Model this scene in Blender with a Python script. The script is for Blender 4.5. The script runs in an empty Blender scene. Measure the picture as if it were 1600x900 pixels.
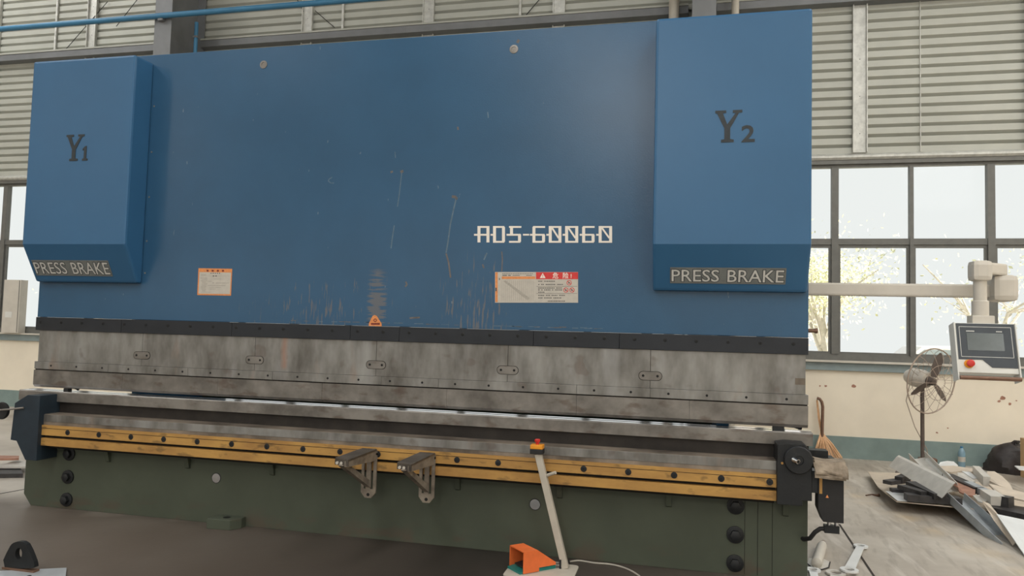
import bpy, bmesh, math, random
from mathutils import Vector, Matrix
random.seed(7)
S = bpy.context.scene
COL = S.collection

# ------------------------------------------------------------------ camera
CAM_LOC = Vector((5.264, -5.101, 1.56))
FPX = 1150.0
YAW, PITCH, ROLL = math.radians(13.282), math.radians(3.167), math.radians(1.547)
_fw = Vector((-math.sin(YAW)*math.cos(PITCH), math.cos(YAW)*math.cos(PITCH), math.sin(PITCH)))
_r0 = Vector((math.cos(YAW), math.sin(YAW), 0))
_u0 = _r0.cross(_fw)
_rt = _r0*math.cos(ROLL) + _u0*math.sin(ROLL)
_up = -_r0*math.sin(ROLL) + _u0*math.cos(ROLL)
cd = bpy.data.cameras.new('camera')
cd.sensor_width = 36.0
cd.lens = FPX/1600*36.0
cd.clip_start = 0.05; cd.clip_end = 300
cam = bpy.data.objects.new('camera', cd)
COL.objects.link(cam)
m = Matrix((_rt, _up, -_fw)).transposed().to_4x4()
m.translation = CAM_LOC
cam.matrix_world = m
S.camera = cam

# survey helpers: a sight line of the photograph met with a real plane of the hall
def _ray(x, y): return _fw + _rt*((x-800)/FPX) - _up*((y-450)/FPX)
def aty(x, y, Y):
    d = _ray(x, y); return CAM_LOC + d*((Y-CAM_LOC.y)/d.y)
def atz(x, y, Z=0.0):
    d = _ray(x, y); return CAM_LOC + d*((Z-CAM_LOC.z)/d.z)

# ------------------------------------------------------------------ world, lights, exposure
w = bpy.data.worlds.new('sky'); S.world = w; w.use_nodes = True
bg = w.node_tree.nodes['Background']
bg.inputs[0].default_value = (0.90, 0.925, 0.915, 1); bg.inputs[1].default_value = 1.2
def area(name, loc, rot, sx, sy, power, col=(1, .995, .98)):
    l = bpy.data.lights.new(name, 'AREA'); l.shape = 'RECTANGLE'; l.size = sx; l.size_y = sy
    l.energy = power; l.color = col
    o = bpy.data.objects.new(name, l); o.location = loc; o.rotation_euler = rot; COL.objects.link(o); return o
def sun(name, d, e, ang, col=(1, .95, .85)):
    l = bpy.data.lights.new(name, 'SUN'); l.energy = e; l.angle = ang; l.color = col
    o = bpy.data.objects.new(name, l); o.location = (20, 20, 30)
    o.rotation_euler = Vector(d).to_track_quat('-Z', 'Y').to_euler(); COL.objects.link(o)
sun('sunlight', (-.75, .28, -.6), 9.0, math.radians(3))
# unseen roof skylights and high far-wall windows as area lamps, plus added fill
area('roof_skylight_fill', (-5.0, -7.0, 9.3), (0, 0, 0), 1.6, 12, 385)
area('roof_skylight_fill', (2.0, -7.0, 9.3), (0, 0, 0), 1.6, 12, 385)
area('roof_skylight_fill', (9.0, -6.0, 9.3), (0, 0, 0), 1.6, 14, 490)
area('roof_skylight_fill', (14.0, .5, 9.3), (0, 0, 0), 1.6, 9, 590)  # added fill lamp, brightens the floor at the right
area('roof_skylight_fill', (-7.0, 1.2, 9.3), (0, 0, 0), 1.6, 6, 330)  # added fill lamp, brightens the upper left siding and the floor below
for _x, _w, _e in ((-12.6, 2.4, 110), (3.7, 2.0, 230), (14.5, 2.4, 230)):
    area('unseen_clerestory_lamp', (_x, -14.7, 7.8), (math.radians(90), 0, 0), _w, 2.6, _e)
for _x in (-9.0, -1.0, 7.0):
    area('opposite_window', (_x, -14.7, 2.6), (math.radians(90), 0, 0), 6.5, 2.4, 70)
S.view_settings.view_transform = 'Standard'
S.view_settings.look = 'None'
S.view_settings.gamma = 1.0
S.view_settings.use_curve_mapping = False
S.view_settings.exposure = 0.0

# ------------------------------------------------------------------ materials
def lin(r, g, b):
    f = lambda c: (c/255/12.92) if c/255 <= .04045 else ((c/255+.055)/1.055)**2.4
    return (f(r), f(g), f(b), 1)
def mat(name, c, rough=.6, metal=0, var=.15, scale=6, stretch=(1, 1, 1), c2=None, bump=0, bscale=60, spec=.4, detail=4):
    m = bpy.data.materials.new(name); m.use_nodes = True
    n = m.node_tree.nodes; L = m.node_tree.links; b = n['Principled BSDF']
    b.inputs['Roughness'].default_value = rough; b.inputs['Metallic'].default_value = metal
    b.inputs['Specular IOR Level'].default_value = spec
    g = n.new('ShaderNodeNewGeometry')
    mp = n.new('ShaderNodeMapping'); mp.inputs['Scale'].default_value = stretch
    L.new(g.outputs['Position'], mp.inputs['Vector'])
    if var > 0:
        nz = n.new('ShaderNodeTexNoise'); nz.inputs['Scale'].default_value = scale; nz.inputs['Detail'].default_value = detail
        nz.inputs['Roughness'].default_value = .6
        L.new(mp.outputs[0], nz.inputs['Vector'])
        rp = n.new('ShaderNodeValToRGB')
        if c2 is None:
            lo = tuple(x*(1-var) for x in c[:3])+(1,); hi = tuple(min(1, x*(1+var)) for x in c[:3])+(1,)
        else: lo, hi = c2, c
        rp.color_ramp.elements[0].color = lo; rp.color_ramp.elements[1].color = hi
        rp.color_ramp.elements[0].position = .33; rp.color_ramp.elements[1].position = .67
        L.new(nz.outputs['Fac'], rp.inputs[0]); L.new(rp.outputs[0], b.inputs['Base Color'])
    else: b.inputs['Base Color'].default_value = c
    if bump > 0:
        n2 = n.new('ShaderNodeTexNoise'); n2.inputs['Scale'].default_value = bscale; n2.inputs['Detail'].default_value = 3
        L.new(mp.outputs[0], n2.inputs['Vector'])
        bp = n.new('ShaderNodeBump'); bp.inputs['Strength'].default_value = bump; bp.inputs['Distance'].default_value = .01
        L.new(n2.outputs['Fac'], bp.inputs['Height']); L.new(bp.outputs[0], b.inputs['Normal'])
    return m
def nodes(m): return m.node_tree.nodes, m.node_tree.links, m.node_tree.nodes['Principled BSDF']
def base_src(m):
    n, L, b = nodes(m); return b.inputs['Base Color'].links[0].from_socket
def overlay(m, fac_sock, col):
    n, L, b = nodes(m); s = base_src(m)
    mx = n.new('ShaderNodeMixRGB'); L.new(fac_sock, mx.inputs[0]); L.new(s, mx.inputs[1]); mx.inputs[2].default_value = col
    L.new(mx.outputs[0], b.inputs['Base Color'])
def mth(m, op, a, b_=None, clamp=False):
    n, L, _ = nodes(m); q = n.new('ShaderNodeMath'); q.operation = op; q.use_clamp = clamp
    for i, v in enumerate((a, b_)):
        if v is None: continue
        if isinstance(v, (int, float)): q.inputs[i].default_value = v
        else: L.new(v, q.inputs[i])
    return q.outputs[0]
def noise(m, scale, stretch, detail=3, off=(0, 0, 0), rot=0.0):
    n, L, _ = nodes(m); g = n.new('ShaderNodeNewGeometry'); mp = n.new('ShaderNodeMapping')
    mp.inputs['Scale'].default_value = stretch; mp.inputs['Location'].default_value = off
    vr = n.new('ShaderNodeVectorRotate'); vr.rotation_type = 'Z_AXIS'; vr.inputs['Angle'].default_value = rot
    L.new(g.outputs['Position'], vr.inputs['Vector']); L.new(vr.outputs[0], mp.inputs[0])
    z = n.new('ShaderNodeTexNoise'); z.inputs['Scale'].default_value = scale; z.inputs['Detail'].default_value = detail
    L.new(mp.outputs[0], z.inputs['Vector']); return z.outputs['Fac']
def posxyz(m):
    n, L, _ = nodes(m); g = n.new('ShaderNodeNewGeometry'); s = n.new('ShaderNodeSeparateXYZ'); L.new(g.outputs['Position'], s.inputs[0]); return s.outputs
def gauss(m, sock, c, wd):   # soft bump 0..1 about c
    d = mth(m, 'ABSOLUTE', mth(m, 'SUBTRACT', sock, c)); return mth(m, 'SUBTRACT', 1.0, mth(m, 'DIVIDE', d, wd), True)
def above(m, sock, t, wd): return mth(m, 'DIVIDE', mth(m, 'SUBTRACT', sock, t), wd, True)

M = {}
M['blue'] = mat('blue_paint', lin(48, 86, 117), .28, 0, .07, 1.5, spec=.35, bump=.05, bscale=90)
_m = M['blue']; _p = posxyz(_m)
for cx, wx, cz, wz, th in ((2.55, .75, 1.62, .42, .57), (3.82, .38, 1.66, .55, .55), (3.03, .09, 1.72, .3, .42)):
    k = mth(_m, 'MULTIPLY', gauss(_m, _p[0], cx, wx), gauss(_m, _p[2], cz, wz))
    sc = noise(_m, 62, (1, 1, .10), 5, (cx, 0, 0)) if wx > .1 else noise(_m, 26, (.2, 1, 2.2), 5, (cx, 0, 0))
    v = above(_m, mth(_m, 'ADD', sc, mth(_m, 'MULTIPLY', k, .16)), th+.1, .06)
    overlay(_m, mth(_m, 'MULTIPLY', mth(_m, 'MULTIPLY', v, above(_m, k, .02, .25)), .55), lin(120, 110, 98))
v = above(_m, noise(_m, 30, (1, 1, .3), 2), .735, .02)
overlay(_m, mth(_m, 'MULTIPLY', v, .4), lin(150, 155, 155))
M['scratch'] = mat('bare_scratch', lin(92, 112, 126), .6, 0, .2, 30)
M['scratch_rust'] = mat('rusty_scratch', lin(106, 100, 96), .7, 0, .25, 30)
M['blue2'] = mat('blue_paint_cover', lin(52, 98, 136), .38, 0, .05, 1.2, spec=.4)
M['black'] = mat('black_steel', lin(42, 45, 50), .5, .2, .12, 5, bump=.05)
M['dark'] = mat('blackened_iron', lin(34, 36, 38), .5, .2, .2, 8, bump=.08)
M['hole'] = mat('bolt_socket', lin(14, 14, 15), .6, 0, 0)
M['groove'] = mat('groove_dark', lin(30, 27, 24), .8, 0, .2, 12)  # one dark tone for slots, seams and the rail backing
M['steel'] = mat('ground_steel', lin(152, 151, 147), .42, .45, .22, 2.2, (2.2, 1, .9), c2=lin(100, 97, 92), bump=.03, bscale=120)
_m = M['steel']; v = above(_m, noise(_m, 2.2, (2.0, 1, .7), 4, (3, 0, 1)), .56, .14); overlay(_m, mth(_m, 'MULTIPLY', v, .35), lin(175, 176, 176))  # pale patches: window reflections painted into the steel colour
v = above(_m, noise(_m, 3.5, (1.5, 1, .5), 3, (9, 2, 5)), .64, .1); overlay(_m, mth(_m, 'MULTIPLY', v, .3), lin(150, 118, 96))
M['steel_worn'] = mat('worn_tool_steel', lin(144, 140, 134), .4, .5, .3, 4, (1, 1, 1), c2=lin(102, 98, 93), bump=.04)
_m = M['steel_worn']; _p = posxyz(_m)
v = mth(_m, 'MULTIPLY', above(_m, noise(_m, 9, (.6, 1, 1.4), 4), .56, .1), .45); overlay(_m, v, lin(84, 62, 48))
M['steel_bright'] = mat('polished_steel', lin(205, 206, 208), .14, 1.0, .15, 6, (.4, 4, 1))
M['grimy'] = mat('oily_table_steel', lin(150, 138, 124), .5, .3, .4, 3, c2=lin(84, 76, 68), bump=.08)
M['holdershade'] = mat('shaded_holder_steel', lin(46, 42, 39), .55, .2, .4, 5)  # shadow band between die and table, painted as dark holder steel
_m = M['steel']; _p = posxyz(_m); k = mth(_m, 'MULTIPLY', gauss(_m, mth(_m, 'ADD', _p[0], mth(_m, 'MULTIPLY', noise(_m, 9, (1, 1, 1), 2), .03)), 2.30, .035), above(_m, _p[2], 1.195, .03)); overlay(_m, mth(_m, 'MULTIPLY', k, .5), lin(170, 118, 92))
v = mth(_m, 'MULTIPLY', above(_m, noise(_m, 6, (1.0, 1, 1.2), 2, (2, 0, 7)), .63, .06), .45); overlay(_m, v, lin(104, 92, 86))
M['yellow'] = mat('yellow_paint', lin(188, 146, 80), .5, 0, .2, 3, (1, 1, 3), c2=lin(158, 118, 66))
_m = M['yellow']; v = above(_m, noise(_m, 7, (1, 1, 2.5), 5), .58, .08); overlay(_m, mth(_m, 'MULTIPLY', v, .55), lin(88, 70, 46))
M['green'] = mat('green_base_paint', lin(76, 82, 70), .5, 0, .1, 2.0, spec=.3, bump=.03)
_m = M['green']; _p = posxyz(_m); v = mth(_m, 'MULTIPLY', above(_m, noise(_m, 4, (1, 1, 2), 4), .5, .12), mth(_m, 'SUBTRACT', 1.0, above(_m, _p[2], .04, .12), True))
overlay(_m, mth(_m, 'MULTIPLY', v, .7), lin(84, 74, 64))
M['bluedark'] = mat('navy_end_block', lin(38, 50, 60), .45, .1, .15, 7)
M['white_print'] = mat('white_print', lin(236, 228, 216), .6, 0, 0)
M['grey_print'] = mat('grey_lettering', lin(44, 50, 54), .5, 0, .2, 40)
M['plate_grey'] = mat('nameplate_grey', lin(120, 124, 122), .5, .1, .1, 20)
M['plate_dark'] = mat('nameplate_outline', lin(72, 76, 80), .5, .1, 0)
M['plate_light'] = mat('nameplate_letter', lin(208, 208, 203), .45, .1, .08, 30)
M['paper'] = mat('sticker_paper', lin(192, 186, 175), .65, 0, .06, 25)
M['orange_print'] = mat('orange_print', lin(218, 142, 86), .6, 0, .12, 60)
M['red_print'] = mat('red_print', lin(206, 58, 56), .55, 0, .08, 50)
M['ink'] = mat('dark_ink', lin(84, 80, 78), .7, 0, 0)
M['inkpale'] = mat('faded_ink', lin(168, 162, 152), .7, 0, .1, 60)
M['rustred'] = mat('rust_red_print', lin(120, 52, 44), .7, 0, .2, 60)
M['armgrey'] = mat('worn_arm_casting', lin(150, 140, 126), .5, .15, .3, 12, c2=lin(108, 98, 88))
M['armtop'] = mat('worn_arm_top', lin(88, 82, 76), .45, .4, .3, 12)
M['beige'] = mat('beige_enamel', lin(184, 177, 164), .45, 0, .08, 8)
M['orange'] = mat('orange_plastic', lin(226, 112, 58), .45, 0, .08, 14)
M['teal'] = mat('teal_casting', lin(30, 118, 110), .45, 0, .1, 14)
M['estop_y'] = mat('yellow_plastic', lin(228, 150, 40), .45, 0, .05, 20)
M['estop_r'] = mat('red_plastic', lin(196, 50, 44), .4, 0, .05, 20)
M['cable'] = mat('grey_cable', lin(170, 165, 154), .5, 0, .1, 20)
M['rubber'] = mat('black_rubber', lin(34, 34, 35), .6, 0, .15, 20)
M['white'] = mat('white_plastic', lin(200, 194, 183), .45, 0, .05, 6)
M['panel_white'] = mat('panel_white', lin(214, 214, 208), .45, 0, .04, 9)
M['panel_dark'] = mat('panel_charcoal', lin(62, 68, 74), .4, 0, .05, 20)
M['screen'] = mat('dark_screen', lin(84, 92, 92), .22, 0, .08, 12, spec=.6)
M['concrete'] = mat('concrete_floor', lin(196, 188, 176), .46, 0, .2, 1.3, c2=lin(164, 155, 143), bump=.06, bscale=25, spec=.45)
_m = M['concrete']; _p = posxyz(_m)
v = above(_m, noise(_m, .9, (1.2, .7, 1), 5, (4, 1, 0)), .5, .15); overlay(_m, mth(_m, 'MULTIPLY', v, .4), lin(138, 126, 113))
# darker brown strip of floor in front of the press
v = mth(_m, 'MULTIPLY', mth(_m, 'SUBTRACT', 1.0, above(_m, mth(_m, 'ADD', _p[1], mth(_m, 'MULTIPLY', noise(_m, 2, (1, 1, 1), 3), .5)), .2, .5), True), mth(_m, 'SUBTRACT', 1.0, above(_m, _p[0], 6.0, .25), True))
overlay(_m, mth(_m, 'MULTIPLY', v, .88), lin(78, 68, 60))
k = mth(_m, 'MULTIPLY', gauss(_m, _p[0], 3.9, 2.6), mth(_m, 'SUBTRACT', 1.0, above(_m, _p[1], .1, .3), True)); overlay(_m, mth(_m, 'MULTIPLY', k, 1.0, True), lin(48, 43, 39))  # shade before the press, painted into the floor as a darker patch
v = above(_m, noise(_m, 14, (.5, 1.5, 1), 5, (1, 8, 0)), .66, .08); overlay(_m, mth(_m, 'MULTIPLY', mth(_m, 'MULTIPLY', v, above(_m, _p[0], 6.0, .3)), .4), lin(128, 117, 104))
v = above(_m, noise(_m, 5, (3.2, .5, 1), 5, (2, 2, 0), .12), .52, .12); overlay(_m, mth(_m, 'MULTIPLY', mth(_m, 'MULTIPLY', v, above(_m, _p[0], 6.0, .3)), .38), lin(134, 124, 112))
v = above(_m, noise(_m, 3, (2.6, .4, 1), 4, (7, 3, 0), -.1), .56, .1); overlay(_m, mth(_m, 'MULTIPLY', mth(_m, 'MULTIPLY', v, above(_m, _p[0], 6.1, .3)), .35), lin(226, 220, 210))
k = mth(_m, 'MULTIPLY', gauss(_m, mth(_m, 'ADD', _p[0], mth(_m, 'MULTIPLY', _p[1], .28)), 7.75, .22), above(_m, noise(_m, 4, (1, 1, 1), 4, (1, 1, 0)), .38, .3)); overlay(_m, mth(_m, 'MULTIPLY', k, .4), lin(206, 178, 134))
M['joint'] = mat('floor_joint', lin(56, 50, 46), .9, 0, .2, 10)
M['cream'] = mat('cream_wall_paint', lin(236, 226, 207), .7, 0, .05, 1.5, bump=.03)
M['wain'] = mat('green_grey_dado', lin(128, 146, 143), .6, 0, .1, 4)
M['sill'] = mat('blue_grey_sill', lin(138, 152, 154), .5, 0, .08, 6)
M['alu'] = mat('grey_window_frame', lin(110, 110, 106), .5, .2, .08, 10)
M['sheet'] = mat('grey_siding', lin(180, 181, 172), .5, .1, .05, 2)
M['galv'] = mat('galvanised_stud', lin(196, 196, 190), .45, .3, .15, 14)
M['girt'] = mat('grey_girt', lin(122, 124, 126), .5, .2, .1, 3)
M['coldark'] = mat('grey_column', lin(122, 124, 126), .5, .1, .1, 3)
M['pipeblue'] = mat('blue_pipe', lin(66, 124, 160), .5, 0, .08, 4)
M['wood'] = mat('plywood', lin(196, 164, 122), .65, 0, .15, 6, (1, 6, 1))
M['scrap_light'] = mat('galvanised_offcut', lin(204, 200, 192), .4, .2, .1, 8)
M['scrap_white'] = mat('bright_sheet', lin(226, 228, 228), .35, .2, .05, 5)
M['scrap_tan'] = mat('tan_sheet', lin(206, 192, 174), .5, .1, .1, 6)
M['scrap_dark'] = mat('dark_offcut', lin(66, 64, 64), .5, .3, .3, 14)
M['scrap_rust'] = mat('rusty_offcut', lin(168, 124, 104), .6, .1, .2, 10)
M['steel_blue'] = mat('blue_steel_strip', lin(172, 178, 182), .35, .2, .12, 8)
M['bag'] = mat('black_sack', lin(52, 47, 46), .55, 0, .35, 7, bump=.5, bscale=14)
M['straw'] = mat('broom_straw', lin(226, 184, 142), .7, 0, .2, 30, (6, 6, .5))
M['handle'] = mat('brown_tube', lin(116, 88, 72), .4, .3, .15, 20)
M['cloth'] = mat('grey_rag', lin(158, 144, 126), .85, 0, .2, 14, c2=lin(112, 100, 86), bump=.4, bscale=30)
M['fanwire'] = mat('fan_wire', lin(164, 148, 134), .5, .3, .1, 12)
M['fandark'] = mat('fan_blade', lin(92, 82, 76), .5, .2, .15, 12)
M['motor'] = mat('fan_motor_shell', lin(200, 193, 182), .45, .3, .1, 12)
M['bottle'] = mat('bottle_plastic', lin(128, 160, 176), .25, 0, .1, 12, spec=.6)
M['leaf'] = mat('pale_foliage', lin(228, 228, 190), .8, 0, .2, 3)
M['leafred'] = mat('russet_foliage', lin(236, 218, 208), .8, 0, .15, 3)
M['bark'] = mat('bark', lin(212, 206, 196), .9, 0, .15, 10)
M['ground'] = mat('yard_ground', lin(226, 222, 208), .9, 0, .08, .6)
M['car'] = mat('car_paint', lin(232, 232, 232), .3, 0, 0)
M['carglass'] = mat('car_glass', lin(150, 160, 165), .15, 0, 0)
M['roof'] = mat('roof_sheet', lin(150, 150, 146), .7, 0, .08, 3)
def glass():
    m = bpy.data.materials.new('window_glass'); m.use_nodes = True; n = m.node_tree.nodes; L = m.node_tree.links; n.clear()
    o = n.new('ShaderNodeOutputMaterial'); t = n.new('ShaderNodeBsdfTransparent'); t.inputs[0].default_value = (.885, .89, .885, 1)
    g = n.new('ShaderNodeBsdfGlossy'); g.inputs['Roughness'].default_value = .05
    f = n.new('ShaderNodeFresnel'); f.inputs[0].default_value = 1.08
    x = n.new('ShaderNodeMixShader'); L.new(f.outputs[0], x.inputs[0]); L.new(t.outputs[0], x.inputs[1]); L.new(g.outputs[0], x.inputs[2]); L.new(x.outputs[0], o.inputs[0]); return m
M['glass'] = glass()

# ------------------------------------------------------------------ mesh builder
class MB:
    def __init__(s): s.v = []; s.f = []; s.mi = []; s.k = 0; s.mats = []; s.smooth = set()
    def use(s, name):
        if name not in s.mats: s.mats.append(name)
        s.k = s.mats.index(name); return s
    def face(s, idx, sm=False):
        if sm: s.smooth.add(len(s.f))
        s.f.append(tuple(idx)); s.mi.append(s.k)
    def add(s, vs): i = len(s.v); s.v += [Vector(q) for q in vs]; return i
    def box(s, a, b, R=None, c=None):
        x0, y0, z0 = a; x1, y1, z1 = b
        vs = [(x0,y0,z0),(x1,y0,z0),(x1,y1,z0),(x0,y1,z0),(x0,y0,z1),(x1,y0,z1),(x1,y1,z1),(x0,y1,z1)]
        if R is not None: vs = [Vector(c) + R @ Vector(q) for q in vs]
        i = s.add(vs)
        for q in ((0,3,2,1),(4,5,6,7),(0,1,5,4),(1,2,6,5),(2,3,7,6),(3,0,4,7)): s.face([i+j for j in q])
        return s
    def cbox(s, c, d, R=None):
        h = [q/2 for q in d]
        if R is None: return s.box([c[i]-h[i] for i in range(3)], [c[i]+h[i] for i in range(3)])
        return s.box([-q for q in h], h, R, c)
    def prism(s, pts, vec):   # planar polygon of 3d points swept by vec
        n = len(pts); vec = Vector(vec); pts = [Vector(p) for p in pts]
        nrm = Vector((0, 0, 0))
        for j in range(n):
            a, b = pts[j], pts[(j+1) % n]; nrm += a.cross(b)
        if nrm.dot(vec) > 0: pts = pts[::-1]
        i = s.add(pts + [p+vec for p in pts])
        s.face(range(i, i+n)); s.face(range(i+2*n-1, i+n-1, -1))
        for j in range(n):
            k = (j+1) % n; s.face((i+k, i+j, i+n+j, i+n+k))
        return s
    def tube(s, path, r, n=10, caps=True):
        path = [Vector(p) for p in path]; rr = r if isinstance(r, (list, tuple)) else [r]*len(path)
        rings = []; ref = None
        for j, p in enumerate(path):
            t = (path[min(j+1, len(path)-1)] - path[max(j-1, 0)]).normalized()
            if ref is None: ref = Vector((0, 0, 1)) if abs(t.z) < .9 else Vector((1, 0, 0))
            a = t.cross(ref).normalized(); b = a.cross(t).normalized(); ref = b
            rings.append(s.add([p + (a*math.cos(q*2*math.pi/n) + b*math.sin(q*2*math.pi/n))*rr[j] for q in range(n)]))
        for j in range(len(path)-1):
            for q in range(n):
                k = (q+1) % n; s.face((rings[j]+q, rings[j]+k, rings[j+1]+k, rings[j+1]+q), True)
        if caps:
            s.face([rings[0]+q for q in range(n-1, -1, -1)]); s.face([rings[-1]+q for q in range(n)])
        return s
    def cyl(s, a, b, r, n=16): return s.tube([a, b], r, n)
    def lathe(s, c, axis, prof, n=18):   # prof: (radius, distance along axis)
        axis = Vector(axis).normalized(); ref = Vector((0, 0, 1)) if abs(axis.z) < .9 else Vector((1, 0, 0))
        a = axis.cross(ref).normalized(); b = axis.cross(a).normalized(); c = Vector(c); rings = []
        for r, h in prof:
            rings.append(s.add([c + axis*h + (a*math.cos(q*2*math.pi/n) + b*math.sin(q*2*math.pi/n))*max(r, 1e-4) for q in range(n)]))
        for j in range(len(prof)-1):
            for q in range(n):
                k = (q+1) % n; s.face((rings[j]+q, rings[j]+k, rings[j+1]+k, rings[j+1]+q), True)
        s.face([rings[0]+q for q in range(n-1, -1, -1)]); s.face([rings[-1]+q for q in range(n)])
        return s
    def build(s, name, m=None, parent=None, bevel=0, org=None):
        if not s.mats: s.mats = [m]
        lo = Vector([min(v[i] for v in s.v) for i in range(3)]); hi = Vector([max(v[i] for v in s.v) for i in range(3)])
        o0 = Vector(org) if org is not None else Vector(((lo.x+hi.x)/2, (lo.y+hi.y)/2, lo.z))
        me = bpy.data.meshes.new(name); me.from_pydata([v-o0 for v in s.v], [], s.f)
        for x in s.mats: me.materials.append(M[x])
        for i, p in enumerate(me.polygons):
            p.material_index = s.mi[i] if len(s.mats) > 1 else 0
            p.use_smooth = i in s.smooth
        bm = bmesh.new(); bm.from_mesh(me); bmesh.ops.recalc_face_normals(bm, faces=bm.faces)
        if bevel > 0:
            es = [e for e in bm.edges if len(e.link_faces) == 2 and e.calc_face_angle(0) > .5]
            bmesh.ops.bevel(bm, geom=es, offset=bevel, segments=2, affect='EDGES', profile=.6)
        bm.to_mesh(me); bm.free()
        if s.smooth: me.set_sharp_from_angle(angle=math.radians(38))
        o = bpy.data.objects.new(name, me); COL.objects.link(o); o.location = o0
        if parent is not None: attach(o, parent)
        return o
def attach(o, parent):     # parents here are translated only
    o.parent = parent
    pw = Vector(parent['_w']) if '_w' in parent else parent.location
    o['_w'] = tuple(o.location)
    o.matrix_parent_inverse = Matrix.Translation(-pw)
def empty(name, loc, parent=None):
    o = bpy.data.objects.new(name, None); o.empty_display_size = .1; COL.objects.link(o); o.location = loc
    if parent is not None: attach(o, parent)
    return o
def tag(o, label=None, cat=None, group=None, kind=None):
    if label: o['label'] = label
    if cat: o['category'] = cat
    if group: o['group'] = group
    if kind: o['kind'] = kind
    return o
def clone(o, loc, parent=None):
    c = o.copy(); COL.objects.link(c); c.location = loc; c.parent = None
    if parent is not None: attach(c, parent)
    return c
def structure(o): o['kind'] = 'structure'; return o
def text_mesh(body, size, offset=0.0):
    cu = bpy.data.curves.new('lettering', 'FONT'); cu.body = body; cu.size = size; cu.offset = offset; cu.resolution_u = 3; cu.fill_mode = 'FRONT'
    o = bpy.data.objects.new('lettering', cu); COL.objects.link(o)
    dg = bpy.context.evaluated_depsgraph_get(); me = bpy.data.meshes.new_from_object(o.evaluated_get(dg))
    bpy.data.objects.remove(o); bpy.data.curves.remove(cu); return me
def put_text(name, body, p0, ux, uz, wdt, hgt, m, parent, offset=0.0, lift=0.0):
    """flat print fitted to a box: p0 lower-left corner, ux/uz unit axes"""
    me = text_mesh(body, 1.0, offset); vs = [v.co.copy() for v in me.vertices]
    ref = text_mesh(body, 1.0, 0.0); rv = [v.co for v in ref.vertices]
    x0, x1 = min(v.x for v in rv), max(v.x for v in rv); y0, y1 = min(v.y for v in rv), max(v.y for v in rv)
    ux, uz = Vector(ux), Vector(uz); nn = ux.cross(uz)
    for i, v in enumerate(me.vertices):
        c = vs[i]; v.co = ux*((c.x-x0)/(x1-x0)*wdt) + uz*((c.y-y0)/(y1-y0)*hgt) + nn*lift
    me.materials.clear(); me.materials.append(M[m]); bpy.data.meshes.remove(ref)
    o = bpy.data.objects.new(name, me); COL.objects.link(o); o.location = p0
    if parent is not None: attach(o, parent)
    return o

# ================================================================== SETTING
W = 5.30
XL, XR, YF, ZR = -14.0, 17.0, -15.0, 9.6
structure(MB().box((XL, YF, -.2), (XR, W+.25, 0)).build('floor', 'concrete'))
FLOOR = bpy.data.objects['floor']
jb = MB()
a, b = atz(1312, 820), atz(1372, 910); d = (b-a).normalized(); nrm = Vector((-d.y, d.x, 0))*.008
a = a - d*.02; b = b + d*.6
jb.prism([a-nrm, b-nrm, b+nrm, a+nrm], (0, 0, .0015)); jb.build('floor_joint', 'joint', FLOOR)
a, b = atz(-30, 777), atz(36, 765); d = (b-a).normalized(); nrm = Vector((-d.y, d.x, 0))*.008
MB().prism([a-nrm, b-nrm+d*.8, b+nrm+d*.8, a+nrm], (0, 0, .0015)).build('floor_joint', 'joint', FLOOR)
structure(MB().box((XL, YF, ZR), (XR, W+.25, ZR+.15)).build('ceiling', 'roof'))
structure(MB().box((XL-.2, YF, 0), (XL, W+.25, ZR)).build('wall_left', 'cream'))
structure(MB().box((XR, YF, 0), (XR+.2, W+.25, ZR)).build('wall_right', 'cream'))
structure(MB().box((XL, YF-.2, 0), (XR, YF, ZR)).build('wall_front', 'cream'))
# back wall: painted masonry with dado, sill, siding above the window band
wb = structure(MB().box((XL, W, 0), (XR, W+.24, 1.14)).build('wall_back', 'cream'))
structure(MB().box((XL, W-.012, 0), (XR, W, .28)).build('baseboard_back', 'wain'))
sl = structure(MB().box((XL, W-.045, 1.13), (XR, W+.24, 1.235)).build('trim_1', 'sill', bevel=.004))
structure(MB().box((XL, W-.10, 1.235), (XR, W+.2, 1.262)).build('trim_2', 'white', bevel=.004))
# chips in the wall paint
cb = MB()
for px, py, r in ((1281, 603, 4), (1290, 603, 5), (1334, 603, 8), (1566, 622, 9), (1561, 627, 5), (1578, 631, 6), (1588, 626, 3), (1481, 669, 3), (1464, 676, 4)):
    c = aty(px, py, W-.001); q = r*.0045
    cb.prism([c+Vector((math.cos(t)*q*random.uniform(.5, 1.1), 0, math.sin(t)*q*random.uniform(.4, .8))) for t in [j*math.pi/4 for j in range(8)]], (0, -.0015, 0))
cb.build('paint_chip', 'scrap_rust', wb)

# corrugated siding: one formed sheet per bay
def siding(x0, x1, z0, z1):
    mb = MB(); P = .1285; prof = []; z = z0
    dep = .055
    while z < z1-.001:
        for dz, dy in ((0, 0), (.082, 0), (.085, dep)):
            if z+dz < z1: prof.append((z+dz, dy))
        z += P
    prof.append((z1, prof[-1][1]))
    i = mb.add([(x0, W-.03+dy, zz) for zz, dy in prof] + [(x1, W-.03+dy, zz) for zz, dy in prof]); n = len(prof)
    for j in range(n-1): mb.face((i+j, i+n+j, i+n+j+1, i+j+1))
    return mb.build('siding_sheet', 'sheet', wb)
bays = [-14, -8.75, -6.72, -4.69, -2.66, -.624, 1.404, 3.414, 5.44, 7.472, 9.50, 11.53, 13.5, 17]
for i in range(len(bays)-1):
    if bays[i] >= 7.4 and bays[i] < 7.5:
        siding(7.472, 8.2, 3.99, 6.0); siding(8.203, 9.5, 3.99, 6.0); siding(7.472, 9.5, 6.1, 8.2); continue
    siding(bays[i]+.001, bays[i+1]-.001, 3.99, 6.0); siding(bays[i]+.001, bays[i+1]-.001, 6.1, 8.2)
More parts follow.
